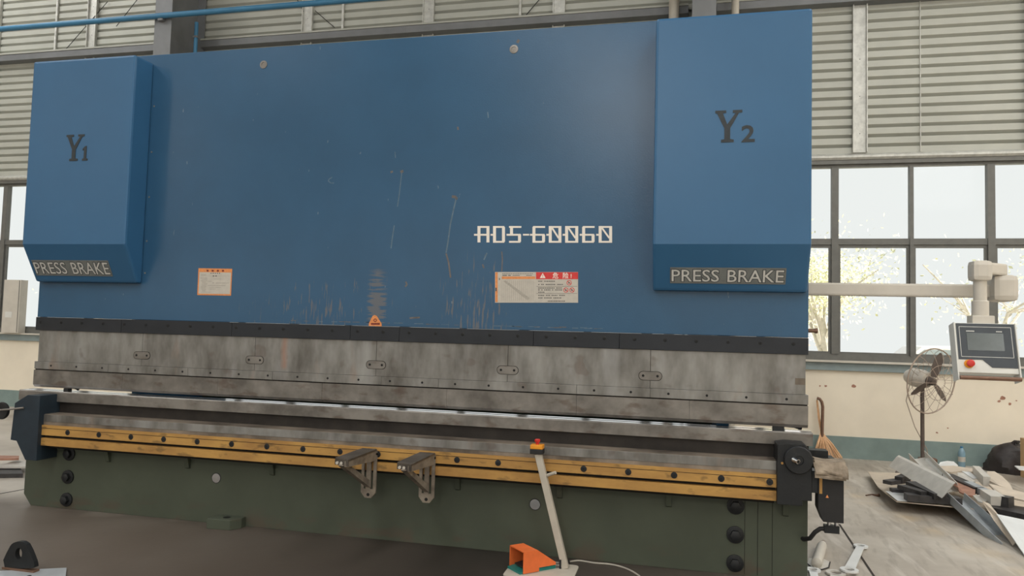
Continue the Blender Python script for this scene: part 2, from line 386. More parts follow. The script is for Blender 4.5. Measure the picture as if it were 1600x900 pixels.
structure(MB().box((XL, W+.05, 3.85), (XR, W+.2, ZR)).build('wall_upper', 'sheet'))
# header flashing and girt
fl = structure(MB().prism([(XL, W-.06, 3.905), (XL, W-.085, 3.93), (XL, W-.085, 3.955), (XL, W-.02, 3.995), (XL, W+.2, 3.995), (XL, W+.2, 3.905)], (XR-XL, 0, 0)).build('trim_3', 'galv'))
structure(MB().box((XL, W-.05, 3.85), (XR, W+.2, 3.905)).build('trim_4', 'alu'))
for x0, x1 in ((XL, -2.85), (-2.47, 5.25), (5.63, XR)):
    MB().prism([(x0, W-.16, 5.995), (x0, W-.16, 6.10), (x0, W-.03, 6.115), (x0, W-.03, 5.98)], (x1-x0, 0, 0)).build('girt', 'girt', wb)
    MB().box((x0, W-.17, 6.103), (x1, W-.03, 6.13)).build('girt_lip', 'sheet', wb)
# C studs (web facing the hall, two returned lips)
def stud(x, z0, z1):
    mb = MB(); h = .078
    mb.box((x-h, W-.05, z0), (x+h, W-.034, z1)); mb.box((x-h-.012, W-.085, z0), (x-h, W-.034, z1)); mb.box((x+h, W-.085, z0), (x+h+.012, W-.034, z1))
    mb.use('hole')
    for k in range(3): mb.cyl((x, W-.0525, z0+.25+k*.5), (x, W-.049, z0+.25+k*.5), .006, 6)
    mb.mats.insert(0, 'galv'); mb.mi = [0 if q == 0 and j < 18 else 1 for j, q in enumerate(mb.mi)]
    return mb.build('stud', None, wb)
for x in (-8.75, -6.72, -4.69, -.624, 1.404, 3.414, 7.472, 9.50, 11.53):
    stud(x, 4.0, 5.985)
    stud(x, 6.135, 8.2)
for x in (-5.44, -.02, 2.83): MB().cyl((x, W-.05, 6.13), (x, W-.05, 8.2), .022, 8).build('sag_rod', 'galv', wb)
MB().cyl((8.2, W-.05, 4.0), (8.2, W-.05, 5.99), .007, 6).build('sag_rod', 'galv', wb)
for (x0, z0, x1, z1) in ((-4.4, 6.95, -5.25, 6.12), (-4.2, 6.5, -3.4, 7.4), (-.5, 6.5, -.15, 6.2), (-1.0, 7.0, -.7, 6.5), (3.3, 6.6, 2.9, 6.15)):
    MB().cyl((x0, W-.06, z0), (x1, W-.06, z1), .006, 6).build('brace_wire', 'dark', wb)

# windows: grey frame, mullions, panes; one window per column bay
def window(n, x0, x1, mull):
    root = structure(empty('window_%d' % n, ((x0+x1)/2, W+.06, 1.262)))
    Yf, Yb = W-.005, W+.075
    zb, zt = 1.262, 3.85
    MB().box((x0, Yf, zb), (x1, Yb, 1.345)).build('frame_bottom', 'alu', root)
    MB().box((x0, Yf, zt-.035), (x1, Yb, zt)).build('frame_top', 'alu', root)
    edges = [x0] + [q[0] for q in mull] + [x1]
    for x, wd in mull: MB().box((x-wd/2, Yf-.012, 1.345), (x+wd/2, Yb, zt-.035)).build('mullion', 'alu', root)
    for i in range(len(edges)-1):
        a = edges[i] + (mull[i-1][1]/2 if i else 0); b = edges[i+1] - (mull[i][1]/2 if i < len(mull) else 0)
        if b-a < .05: continue
        tr = MB().box((a, Yf, 2.785), (b, Yb, 2.865)).build('transom', 'alu', root)
        # lower opening sash
        sh = MB(); t = .03
        sh.box((a, Yf+.02, 1.345), (a+t, Yb-.02, 2.785)); sh.box((b-t, Yf+.02, 1.345), (b, Yb-.02, 2.785))
        sh.box((a+t, Yf+.02, 1.345), (b-t, Yb-.02, 1.375)); sh.box((a+t, Yf+.02, 2.745), (b-t, Yb-.02, 2.785))
        s_ = sh.build('sash', 'alu', root)
        MB().box((a+t, W+.033, 1.375), (b-t, W+.038, 2.745)).build('pane', 'glass', s_)
        MB().box((a, W+.033, 2.865), (b, W+.038, zt-.035)).build('pane', 'glass', root)
    return root
window(1, 5.62, 13.3, [(6.257, .045), (7.18, .085), (8.104, .045), (9.025, .085), (9.95, .045), (10.87, .085), (11.8, .045), (12.7, .085)])
window(2, -2.5, 5.26, [(-1.6, .045), (-.68, .085), (.24, .045), (1.16, .085), (2.08, .045), (3.0, .085), (3.92, .045), (4.75, .085)])
window(3, -10.6, -2.82, [(-10.0, .085), (-9.08, .045), (-8.16, .085), (-7.24, .045), (-6.33, .085), (-5.41, .045), (-4.5, .085), (-3.58, .045)])
structure(MB().box((XL, W, 1.235), (-10.6, W+.2, 3.9)).build('wall_end', 'cream'))
structure(MB().box((13.3, W, 1.235), (XR, W+.2, 3.9)).build('wall_end', 'cream'))

# steel columns
def column(x, label, cat='column'):
    root = empty('steel_column', (x, W-.45, 0)); tag(root, label, cat, 'grey steel columns along the back wall')
    MB().box((x-.15, W-.86, 0), (x+.15, W-.845, ZR)).build('flange', 'coldark', root)
    MB().box((x-.15, W-.075, 0), (x+.15, W-.06, ZR)).build('flange', 'coldark', root)
    MB().box((x-.006, W-.845, 0), (x+.006, W-.075, ZR)).build('web', 'coldark', root)
    MB().box((x-.25, W-.95, 0), (x+.25, W-.05, .02)).build('base_plate', 'coldark', root)
    return root
column(-2.62, 'grey steel H column behind the Y1 end of the press')
column(5.45, 'grey steel H column behind the Y2 end of the press')
for x, wd, lb in ((5.06, .14, 'pale downpipe left of the column above the Y2 cover'), (5.86, .10, 'pale downpipe right of the column above the Y2 cover')):
    o = MB().cyl((x, W-.40, 0), (x, W-.40, ZR), wd/2, 14).build('downpipe', 'beige'); tag(o, lb, 'pipe', 'pale downpipes by the column')
    p = MB().box((x-.09, W-.35, 2), (x+.09, W-.03, 2.03)).build('pipe_clip', 'coldark', o)
o = MB().cyl((-2.30, W-.5, 0), (-2.30, W-.5, 6.25), .03, 10).build('conduit', 'pipeblue'); tag(o, 'thin blue conduit running up beside the left column', 'conduit')
MB().box((-2.34, W-.53, 6.0), (-2.26, W-.47, 6.03)).build('conduit_clip', 'coldark', o)
o = MB().cyl((XL, W-.92, 6.20), (XR, W-.92, 6.20), .042, 12).build('overhead_pipe', 'pipeblue'); tag(o, 'long blue overhead pipe crossing in front of the left column', 'pipe')
for x in (-2.62, 5.45): MB().box((x-.04, W-.93, 6.13), (x+.04, W-.85, 6.165)).build('pipe_bracket', 'coldark', o)

# ------------------------------------------------------------------ outside
structure(MB().box((-40, W+.25, -.15), (50, 60, -.02)).build('yard', 'ground'))
def tree(x, y, h, leaf, dens, label):
    rnd = random.Random(int(x*100)); root = empty('tree', (x, y, -.02)); tag(root, label, 'tree', 'trees outside the windows')
    tk = MB(); top = Vector((x+rnd.uniform(-.3, .3), y, h*.45)); tk.tube([(x, y, -.02), (x, y, h*.2), top], [.13, .11, .09], 8)
    tips = []
    for k in range(9):
        a = rnd.uniform(0, 6.28); e = rnd.uniform(.25, 1.1); L_ = rnd.uniform(.3, .55)*h
        p1 = top + Vector((math.cos(a)*math.cos(e), math.sin(a)*math.cos(e), math.sin(e)))*L_*.5
        p2 = p1 + Vector((math.cos(a+.4)*math.cos(e*.8), math.sin(a+.4)*math.cos(e*.8), math.sin(e*.8)))*L_*.5
        tk.tube([top-Vector((0, 0, rnd.uniform(0, .8))), p1, p2], [.05, .03, .012], 5); tips += [p1, p2]
        for q in range(3):
            d = Vector((rnd.uniform(-1, 1), rnd.uniform(-1, 1), rnd.uniform(0, .8)))*.5; tk.tube([p1, p1+d], [.015, .005], 4); tips.append(p1+d)
    tk.build('trunk', 'bark', root)
    lf = MB()
    for k in range(dens):
        c = rnd.choice(tips) + Vector((rnd.gauss(0, .35), rnd.gauss(0, .35), rnd.gauss(0, .35))); s_ = rnd.uniform(.03, .06)
        u = Vector((rnd.gauss(0, 1), rnd.gauss(0, 1), rnd.gauss(0, 1))).normalized(); v = u.orthogonal().normalized()
        i = lf.add([c-u*s_, c+v*s_*.5, c+u*s_, c-v*s_*.5]); lf.face((i, i+1, i+2, i+3))
    o = lf.build('foliage', leaf, root); o['kind'] = 'stuff'
tree(8.4, 12.5, 4.4, 'leaf', 4000, 'pale yellow leafed tree outside the pane left of the fan')
tree(11.2, 11.6, 3.6, 'leaf', 260, 'nearly bare branching tree outside the pane behind the control pendant')
tree(7.4, 15.5, 3.6, 'leafred', 4000, 'pale russet tree outside nearest the right edge of the press')
tree(14.6, 14.0, 4.6, 'leaf', 4000, 'pale yellow leafed tree outside at the right picture edge')
tree(-12.4, 14.0, 3.8, 'leaf', 420, 'thin branching tree outside the left window')
def car(x, y, label, col):
    root = empty('parked_car', (x, y, -.02)); tag(root, label, 'car', 'cars parked outside')
    prof = [(-2.1, .25), (-2.15, .7), (-1.3, .9), (-.7, 1.4), (.7, 1.42), (1.3, .95), (2.1, .85), (2.15, .3)]
    MB().prism([(x+a, y-.8, b) for a, b in prof], (0, 1.6, 0)).build('car_body', col, root, bevel=.05)
    MB().prism([(x-1.1, y-.82, .95), (x-.65, y-.82, 1.32), (x+.6, y-.82, 1.34), (x+1.05, y-.82, .97)], (0, .03, 0)).build('car_window', 'carglass', root)
    for q in (-1.3, 1.3): MB().lathe((x+q, y-.82, .31), (0, 1, 0), [(.2, -.02), (.33, 0), (.33, .2)], 16).build('wheel', 'rubber', root)
car(11.6, 15.5, 'white car parked outside behind the control pendant', 'car')
car(5.6, 21.0, 'white car parked outside at the right edge of the press', 'car')

# ================================================================== PRESS BRAKE
PB = empty('press_brake', (3.0, .5, 0))
tag(PB, 'huge blue press brake on a green base filling the picture', 'press brake')
X0, X1 = -.02, 6.045
# ram plate with plugs
ram = MB().box((X0, 0, 1.552), (X1, .12, 3.73)).build('ram_plate', 'blue', PB, bevel=.004)
for px, py in ((412, 101), (803, 77)):
    c = aty(px, py, 0)
    MB().lathe(c, (0, -1, 0), [(.032, -.01), (.032, .004), (.018, .005), (.017, .001)], 18).build('lifting_plug', 'steel_worn', ram)
for z in (3.30, 2.92, 2.55, 2.19, 1.93): MB().lathe((1.008, 0, z), (0, -1, 0), [(.008, -.004), (.008, .003)], 8).build('rivet', 'steel', ram)
def scratch(pts, wd, m='scratch'):
    mb = MB()
    for (xa, ya), (xb, yb) in zip(pts, pts[1:]):
        a, b = aty(xa, ya, -.0002), aty(xb, yb, -.0002); n_ = (b-a).cross(Vector((0, 1, 0))).normalized()*wd
        mb.prism([a-n_, b-n_, b+n_, a+n_], (0, -.0004, 0))
    mb.build('paint_scratch', m, ram)
scratch([(628, 268), (626, 285), (624, 303), (621, 323)], .0035)
scratch([(616, 352), (613, 372), (611, 388)], .004)
scratch([(713, 309), (709, 326), (704, 349), (700, 378), (697, 395)], .005); scratch([(706, 307), (713, 308), (713, 312)], .010, 'scratch_rust')
scratch([(697, 396), (701, 410), (704, 434)], .006, 'scratch_rust')
scratch([(519, 277), (514, 280), (513, 283), (517, 286), (522, 286)], .003)
scratch([(611.5, 267), (612.5, 270)], .010, 'scratch_rust'); scratch([(627.5, 266), (628.5, 270)], .012, 'scratch_rust')
scratch([(617, 237), (618, 247)], .003); scratch([(762, 175), (763, 184)], .004); scratch([(715, 198), (716, 203)], .006, 'scratch_rust')
scratch([(784, 393), (785, 405), (784, 424)], .004, 'scratch_rust'); scratch([(634, 440), (636, 445), (633, 448)], .006, 'scratch_rust')
scratch([(640, 497), (656, 496)], .006, 'scratch_rust'); scratch([(761, 395), (756, 406)], .005); scratch([(754, 413), (756, 419)], .005, 'scratch_rust')
scratch([(811, 62), (808, 67)], .010, 'scratch_rust')
for k in range(46):
    xx = random.uniform(440, 960); yy = 500 + (xx-440)*.0265 + random.uniform(-.5, .8); scratch([(xx, yy), (xx+random.uniform(3, 14), yy+.2)], random.uniform(.001, .003), random.choice(('scratch', 'scratch_rust')))
# hydraulic-cylinder covers
def cover(x0, x1):
    prof = [(0, 1.845), (-.055, 1.845), (-.21, 2.14), (-.21, 3.655), (0, 3.655)]
    return MB().prism([(x0, y, z) for y, z in prof], (x1-x0, 0, 0)).build('cylinder_cover', 'blue2', PB, bevel=.018)
c1 = cover(0.0, .985); c2 = cover(5.05, 6.03)
# serif letters on the covers
def slab_letter(parent, x, z, s, digit):
    Yp = -.2105; T = (0, -.0025, 0); kx = .82
    def P(pts): return [(x+a*s*kx, Yp, z+b*s) for a, b in pts]
    mb = MB()
    mb.prism(P([(.0, 1), (.0, .92), (.07, .91), (.34, .44), (.34, .10), (.22, .08), (.22, 0), (.68, 0), (.68, .08), (.55, .10), (.55, .44), (.44, .56), (.28, .91), (.40, .92), (.40, 1)]), T)
    mb.prism(P([(.44, .56), (.55, .44), (.86, .91), (.98, .92), (.98, 1), (.64, 1), (.64, .92), (.74, .91)]), T)
    mb.build('letter', 'grey_print', parent)
    if digit == '1':
        MB().prism(P([(a-.10, b*1.06) for a, b in [(1.02, 0), (1.02, .07), (1.10, .08), (1.10, .40), (1.02, .36), (1.02, .42), (1.16, .52), (1.24, .52), (1.24, .08), (1.32, .07), (1.32, 0)]]), T).build('numeral', 'grey_print', parent)
    else:
        put_text('numeral', '2', (x+.80*s, Yp, z), (1, 0, 0), (0, 0, 1), .36*s, .5*s, 'grey_print', parent, .02, .002)
p = aty(102, 252, -.21); slab_letter(c1, p.x, p.z, .215, '1')
p = aty(1117, 223, -.21); slab_letter(c2, p.x, p.z, .21, '2')
# PRESS BRAKE nameplates lie on the sloping lower panel
sd = Vector((0, -.155, .295)).normalized(); nn = Vector((1, 0, 0)).cross(sd)
def on_panel(px, py):
    d = _ray(px, py); p0 = Vector((0, -.055, 1.845)); t = (p0-CAM_LOC).dot(nn)/d.dot(nn); return CAM_LOC + d*t
for cv, xa, xb, pa, pb in ((c1, 58, 177, 408, 431), (c2, 1047, 1227, 417.5, 443)):
    a = on_panel(xa, pb-1); b = on_panel(xb, pb+1); t = on_panel(xa, pa)
    wdt = b.x-a.x; h = (t-a).length
    lo = Vector((a.x, a.y, a.z)) + nn*.001; ux = Vector((1, 0, 0))
    MB().prism([lo, lo+ux*wdt, lo+ux*wdt+sd*h, lo+sd*h], nn*.003).build('nameplate', 'plate_grey', cv)
    for word, f0, f1 in (('PRESS', .014, .43), ('BRAKE', .505, .982)):
        q = lo + ux*f0*wdt + sd*h*.13
        put_text('letter_outline', word, q, ux, sd, wdt*(f1-f0), h*.74, 'plate_dark', cv, .045, .0042)
        put_text('nameplate_lettering', word, q, ux, sd, wdt*(f1-f0), h*.74, 'plate_light', cv, .004, .0052)
# model number, stencilled strokes
def strokes(name, polys, Y, m, parent, th=.0015):
    mb = MB()
    for i, poly in enumerate(polys): mb.prism([aty(x, y, Y) for x, y in poly], (0, -th*(1+.12*(i % 7)), 0))
    return mb.build(name, m, parent)
def zz(x, y): return 600+x/3.914, 330+y/3.914 - 0.0
def glyph(ch, x0, x1):
    t, b_, mdl = 91, 193, 144; v = 18; h = 11; sh = 5*(x0-556)/840
    t += sh*0; R = []
    def rc(a, c, e, f): R.append([zz(a, c), zz(e, c), zz(e, f), zz(a, f)])
    mid = lambda: rc(x0-15, mdl-5, x1-3, mdl+6)
    def body(): pass
    if ch == 'A': rc(x0+6, t, x1, t+h); rc(x0+6, t, x0+6+v, b_-2); rc(x1-v, t, x1, b_-2); mid()
    if ch == 'D': rc(x0, t, x1-4, t+h); rc(x0, b_-h, x1-4, b_); rc(x0, t, x0+v, b_); rc(x1-v, t+6, x1, b_-6); rc(x0-15, mdl-5, x0, mdl+6)
    if ch == 'S': rc(x0, t, x1+2, t+h); rc(x0, b_-h, x1-4, b_); rc(x0+6, t, x0+6+v, mdl+4); rc(x1-v, mdl-2, x1, b_-6); mid()
    if ch == '6': rc(x0+4, t, x1, t+h); rc(x0, b_-h, x1-4, b_); rc(x0, t+5, x0+v, b_-5); rc(x1-v, mdl, x1, b_-6); mid()
    if ch == '0':
        rc(x0, t, x1, t+h); rc(x0, b_-h, x1, b_); rc(x0, t, x0+v, b_); rc(x1-v, t, x1, b_); rc(x0-15, mdl-5, x0, mdl+6)
        R.append([zz(x0+v-2, t+h+4), zz(x0+v+7, t+h-2), zz(x1-v+3, mdl+14), zz(x1-v-3, mdl+24)])
    if ch == '-': rc(x0, mdl-5, x1, mdl+5)
    return R
for ch, x0, x1 in (('A', 566, 645), ('D', 667, 740), ('S', 765, 838), ('-', 850, 888), ('6', 908, 985), ('0', 1008, 1085), ('0', 1108, 1188), ('6', 1212, 1288), ('0', 1313, 1395)):
    strokes('model_character', glyph(ch, x0, x1), -.0005, 'white_print', PB)
# ---- stickers
def rect(x0, y0, x1, y1, sk=0): return [(x0, y0), (x1, y0), (x1+sk, y1), (x0+sk, y1)]
st = MB().prism([aty(*q, -.0003) for q in rect(773.5, 425, 903.3, 473)], (0, -.0015, 0)).build('danger_sticker', 'paper', PB)
Ys = -.002
strokes('header_band', [rect(837.5, 425.3, 903.2, 436.2)], Ys, 'red_print', st, .0004)
strokes('edge_band', [rect(774, 425.5, 777.6, 472), rect(784, 432, 836.5, 436)], Ys, 'orange_print', st, .0004)
strokes('warning_triangle', [[(843.5, 434.5), (848, 426.6), (852.5, 434.5)]], Ys-.0005, 'white_print', st, .0004)
strokes('exclamation_mark', [rect(847.6, 429, 848.5, 432), rect(847.6, 432.7, 848.5, 433.7)], Ys-.001, 'red_print', st, .0003)
for body, xa, xb in (('危', 863.5, 872.5), ('险', 879.5, 888.5)):
    a = aty(xa, 435, Ys-.0006); b = aty(xb, 426, Ys-.0006)
    put_text('header_character', body, a, (1, 0, 0), (0, 0, 1), b.x-a.x, b.z-a.z, 'white_print', st, .012)
strokes('header_exclamation', [rect(891.8, 428, 893, 432.5), rect(891.8, 433.2, 893, 434.4)], Ys-.0006, 'white_print', st, .0003)
rows = []; rr = random.Random(3)
for y, xa, xb in ((439.5, 841, 867), (444.5, 841, 880), (450, 841, 878), (453, 841, 878), (456.6, 841, 850), (461.5, 841, 883), (465.5, 841, 875), (470.5, 856, 883)):
    x = xa
    while x < xb:
        l = rr.uniform(1.2, 2.2); rows.append(rect(x, y-.75, x+l, y+.75)); x += l+.75
        if rr.random() < .12: x += 2
strokes('small_print', rows, Ys, 'ink', st, .0003)
strokes('rule_line', [rect(838, 447.2, 902, 447.6), rect(838, 458.4, 902, 458.8)], Ys, 'ink', st, .0003)
def ring(cx, cy, r, r2, n=14): return [[(cx+r*math.cos(t), cy+r*math.sin(t)), (cx+r*math.cos(t2), cy+r*math.sin(t2)), (cx+r2*math.cos(t2), cy+r2*math.sin(t2)), (cx+r2*math.cos(t), cy+r2*math.sin(t))] for t, t2 in [(2*math.pi*k/n, 2*math.pi*(k+1)/n) for k in range(n)]]
for cx, cy in ((889.3, 441.8), (884.2, 453.2), (893.8, 453.2)):
    strokes('prohibition_ring', ring(cx, cy, 4.0, 3.1) + [[(cx-2.8, cy-2.1), (cx-2.1, cy-2.8), (cx+2.8, cy+2.1), (cx+2.1, cy+2.8)]], Ys, 'red_print', st, .0003)
    strokes('pictogram', [rect(cx-1.2, cy-1.6, cx-.2, cy+1.4), rect(cx-.2, cy-.6, cx+1.5, cy+.4)], Ys-.0004, 'ink', st, .0003)
ch = [rect(784+k*3.05, 438, 784.5+k*3.05, 470) for k in range(17)] + [[(786, 439), (790, 438), (828, 466), (824, 469)]]
strokes('chart_print', ch, Ys, 'inkpale', st, .0003)
strokes('table_print', [rect(785+k*2.7, 427.2, 786.6+k*2.7, 428.2) for k in range(18)] + [rect(785, 429.6, 792, 430.8), rect(794, 429.6, 798, 430.8), rect(801, 429.8, 812, 430.6), rect(822, 429.8, 831, 430.6), rect(779.8, 434.5, 781, 437.5), rect(776.6, 454, 777.6, 458), rect(774, 449.5, 776, 455)], Ys, 'ink', st, .0003)
st = MB().prism([aty(*q, -.0003) for q in [(310.3, 419), (363, 420), (361, 462), (308.3, 461)]], (0, -.0015, 0)).build('notice_sticker', 'orange_print', PB)
strokes('notice_panel', [[(311.8, 425.2), (361, 426), (359.2, 459.6), (310.2, 458.8)]], Ys, 'paper', st, .0004)
strokes('header_mark', [rect(322.8+k*8, 421.7, 326+k*8, 424.4) for k in range(4)], Ys, 'rustred', st, .0004)
rows = [rect(329+k*3.3, 426.3, 330.7+k*3.3, 427.7) for k in range(5)] + [rect(332.5, 430.4, 334.8, 432), rect(336.5, 430.4, 338.8, 432)]
strokes('notice_heading', rows, Ys-.0005, 'ink', st, .0003)
rows = [rect(314, 429, 322, 430.2), rect(314, 431, 359, 431.4), rect(334, 435.6, 346, 436.4), rect(325, 439, 331, 439.8), rect(332, 441.2, 334.5, 443), rect(337, 441.7, 358, 442.7), rect(325, 445.6, 352, 446.6), rect(327, 448.6, 345, 449.4), rect(328, 451.2, 337, 452), rect(314, 456, 329, 456.8)]
rows += [rect(313+rr.uniform(0, 3), 434+k*2.2, 321+rr.uniform(0, 3), 435+k*2.2) for k in range(10)]
strokes('notice_print', rows, Ys-.0005, 'inkpale', st, .0003)
st = strokes('pinch_sticker', [[(582.3, 493.6), (585.5, 492.2), (588.8, 493.8), (596.2, 505.5), (596.5, 510), (576.2, 509.3), (576.6, 505)]], -.0004, 'orange_print', PB)
strokes('pinch_mark', ring(586.2, 500.4, 2.7, 1.4) + [rect(579.5, 504.6, 593.5, 507.5)], -.002, 'rustred', st, .0003)

# ---- black clamping bar, in lengths, with cap screws
cuts = [X0, .82, 1.83, 2.83, 3.22, 4.227, 4.828, X1]
bars = [MB().box((a+.001, -.012, 1.443), (b-.001, .12, 1.551)).build('clamp_bar', 'black', PB, bevel=.002) for a, b in zip(cuts, cuts[1:])]
bolt = None
for k in range(30):
    x = .03 + k*.2042
    par = bars[max(i for i in range(len(cuts)-1) if cuts[i] <= x)]
    if bolt is None:
        bolt = MB().use('dark').lathe((x, -.012, 1.512), (0, -1, 0), [(.013, -.01), (.013, .002), (.009, .003)], 12).use('hole').lathe((x, -.0152, 1.512), (0, -1, 0), [(.006, -.001), (.006, .0006)], 6).build('cap_screw', None, par, org=(x, -.012, 1.512))
    else: clone(bolt, (x, -.012, 1.512), par)
# ---- holder blocks with joint links
jx = [.012, 1.02, 2.035, 3.041, 4.044, 5.04, 6.03]
blocks = []
for a, b in zip(jx, jx[1:]):
    blocks.append(MB().box((a+.0012, 0, 1.184), (b-.0012, .11, 1.443)).build('holder_block', 'steel', PB, bevel=.0015))
def link(x, z, parent, half=None):
    pts = []
    for k in range(9): t = math.pi/2 + math.pi*k/8; pts.append((x-.048+.028*math.cos(t), -.0002, z+.028*math.sin(t)))
    for k in range(9): t = -math.pi/2 + math.pi*k/8; pts.append((x+.048+.028*math.cos(t), -.0002, z+.028*math.sin(t)))
    big = [(x+(p[0]-x)*1.05, p[1], z+(p[2]-z)*1.12) for p in pts]
    mb = MB().use('groove').prism(big, (0, -.0008, 0)).use('steel_worn').prism(pts, (0, -.003, 0)).use('hole')
    for s_ in (-.048, .048): mb.cyl((x+s_, -.0028, z), (x+s_, -.0042, z), .009, 10)
    return mb.build('joint_link', None, parent)
for i, x in enumerate(jx[1:-1]): link(x, 1.266, blocks[i])
MB().box((5.965, -.0015, 1.248), (6.028, .001, 1.29)).build('end_mark', 'grimy', blocks[-1])
# ---- screwed clamp strip with holes, groove, punch segments
cs = [-.005, .72, 1.46, 2.2, 3.094, 3.536, 4.541, 5.042, 6.045]
clips = [MB().box((a+.001, -.014, 1.122), (b-.001, .09, 1.183)).build('clamp_strip', 'steel', PB, bevel=.001) for a, b in zip(cs, cs[1:])]
hole = None; k = 0
for k in range(24):
    x = .162 + k*.25
    par = clips[max(i for i in range(len(cs)-1) if cs[i] <= x)]
    if hole is None: hole = MB().lathe((x, -.014, 1.152), (0, -1, 0), [(.0085, -.003), (.0085, .0008)], 10).build('grub_screw', 'hole', par, org=(x, -.014, 1.152))
    else: clone(hole, (x, -.014, 1.152), par)
MB().box((.0, -.006, 1.113), (6.04, .08, 1.122)).build('tang_groove', 'groove', PB)
ps = [-.01, .86, 1.73, 2.62, 3.6, 4.541, 5.30, 6.045]
for a, b in zip(ps, ps[1:]):
    prof = [(-.012, 1.113), (-.012, .992), (.006, .972), (.05, .972), (.07, 1.0), (.07, 1.113)]
    MB().prism([(a+.0008, y, z) for y, z in prof], (b-a-.0016, 0, 0)).build('punch', 'steel_worn', PB)
# ---- die, die holder, table, rail
die = MB().prism([(-.12, y, z) for y, z in [(-.035, .862), (-.035, .937), (-.028, .945), (.03, .945), (.045, .93), (.06, .945), (.115, .945), (.12, .94), (.12, .862)]], (6.19, 0, 0)).build('die', 'steel_worn', PB)
MB().box((-.10, -.026, .9452), (6.0, .028, .9458)).build('die_shoulder', 'steel_bright', die)
MB().box((-.10, .063, .9452), (6.0, .114, .9458)).build('die_shoulder', 'steel_bright', die)
MB().box((-.05, .0, .774), (6.05, .09, .862)).build('die_holder', 'holdershade', PB)
MB().box((.02, -.146, .66), (6.0, .35, .774)).build('work_table', 'grimy', PB)
MB().box((.262, -.152, .716), (5.835, -.1461, .772)).build('table_edge', 'steel', PB, bevel=.0015)
MB().box((.262, -.150, .690), (5.835, -.10, .7155)).build('rail_back_bar', 'grimy', PB)
rail = MB().prism([(.262, y, z) for y, z in [(-.10, .528), (-.165, .528), (-.165, .588), (-.125, .588), (-.125, .610), (-.165, .610), (-.165, .664), (-.162, .6655), (-.165, .667), (-.165, .6895), (-.10, .6895)]], (5.573, 0, 0)).build('front_rail', 'yellow', PB)
MB().box((.264, -.128, .5885), (5.833, -.1255, .6095)).build('rail_slot', 'groove', rail)
MB().box((.263, -.1662, .664), (5.834, -.1655, .6665)).build('rail_seam', 'groove', rail)
rb = None
for k in range(19):
    x = .511 + k*.2936
    if rb is None: rb = MB().use('dark').lathe((x, -.165, .643), (0, -1, 0), [(.021, -.004), (.021, .002), (.013, .003)], 14).use('hole').lathe((x, -.168, .643), (0, -1, 0), [(.008, -.001), (.008, .0008)], 6).build('socket_bolt', None, rail, org=(x, -.165, .643))
    else: clone(rb, (x, -.165, .643), rail)
# ---- base
base = MB().prism([(-.045, 0, .09), (-.045, 0, .36), (-.045, 0, .66), (6.046, 0, .66), (6.046, 0, 0), (.03, 0, 0)], (0, .14, 0)).build('base_plate', 'green', PB, bevel=.003)
MB().box((.05, -.1, .655), (5.99, 0, .662)).build('rail_shelf', 'green', PB)
MB().box((.27, -.10, .50), (5.83, .0, .66)).build('rail_backing', 'groove', PB)
ab = None
for x in (.385, 5.602):
    for z in (.444, .258, .075):
        if ab is None:
            ab = MB().lathe((x, 0, z), (0, -1, 0), [(.055, -.004), (.055, .012), (.05, .014)], 20).lathe((x, -.014, z), (0, -1, 0), [(.034, -.001), (.034, .026), (.026, .03)], 6).build('anchor_bolt', 'dark', base, org=(x, 0, z))
        else: clone(ab, (x, 0, z), base)
pl = None
for x in (1.75, 4.266):
    if pl is None: pl = MB().use('dark').lathe((x, 0, .345), (0, -1, 0), [(.041, -.003), (.041, .0015)], 20).use('steel_bright').lathe((x, 0, .345), (0, -1, 0), [(.036, -.003), (.036, .003), (.0, .0035)], 20).build('bore_plug', None, base, org=(x, 0, .345))
    else: clone(pl, (x, 0, .345), base)
tb = None
for k in range(1, 9):
    x = .735*k+.03
    if k == 4: continue
    if tb is None: tb = MB().prism([(x-.018, 0, .52), (x-.018, -.05, .52), (x-.018, -.02, .41), (x-.018, 0, .40)], (.036, 0, 0)).build('rail_gusset', 'green', base, org=(x, 0, .46))
    else: clone(tb, (x, 0, .46), base)
for x in (5.66, 5.74, 5.83): MB().box((x, -.0012, .01), (x+.003, .001, .5)).build('weld_seam', 'groove', base)
# C-frames, ram guides, rear beam, oil tank: the body behind the face
for x in (.42, 5.50):
    MB().prism([(x, y, z) for y, z in [(.14, 0), (.14, .66), (.5, .66), (.62, .8), (.62, 1.6), (.5, 1.75), (.13, 1.75), (.13, 3.45), (1.7, 3.45), (1.9, 3.2), (1.9, 0)]], (.09, 0, 0)).build('side_frame', 'blue', PB)
MB().box((.512, 1.5, .3), (5.498, 1.62, 1.0)).build('rear_beam', 'green', PB)
MB().box((.512, .6, 2.95), (5.498, 1.6, 3.4)).build('oil_tank', 'blue', PB)
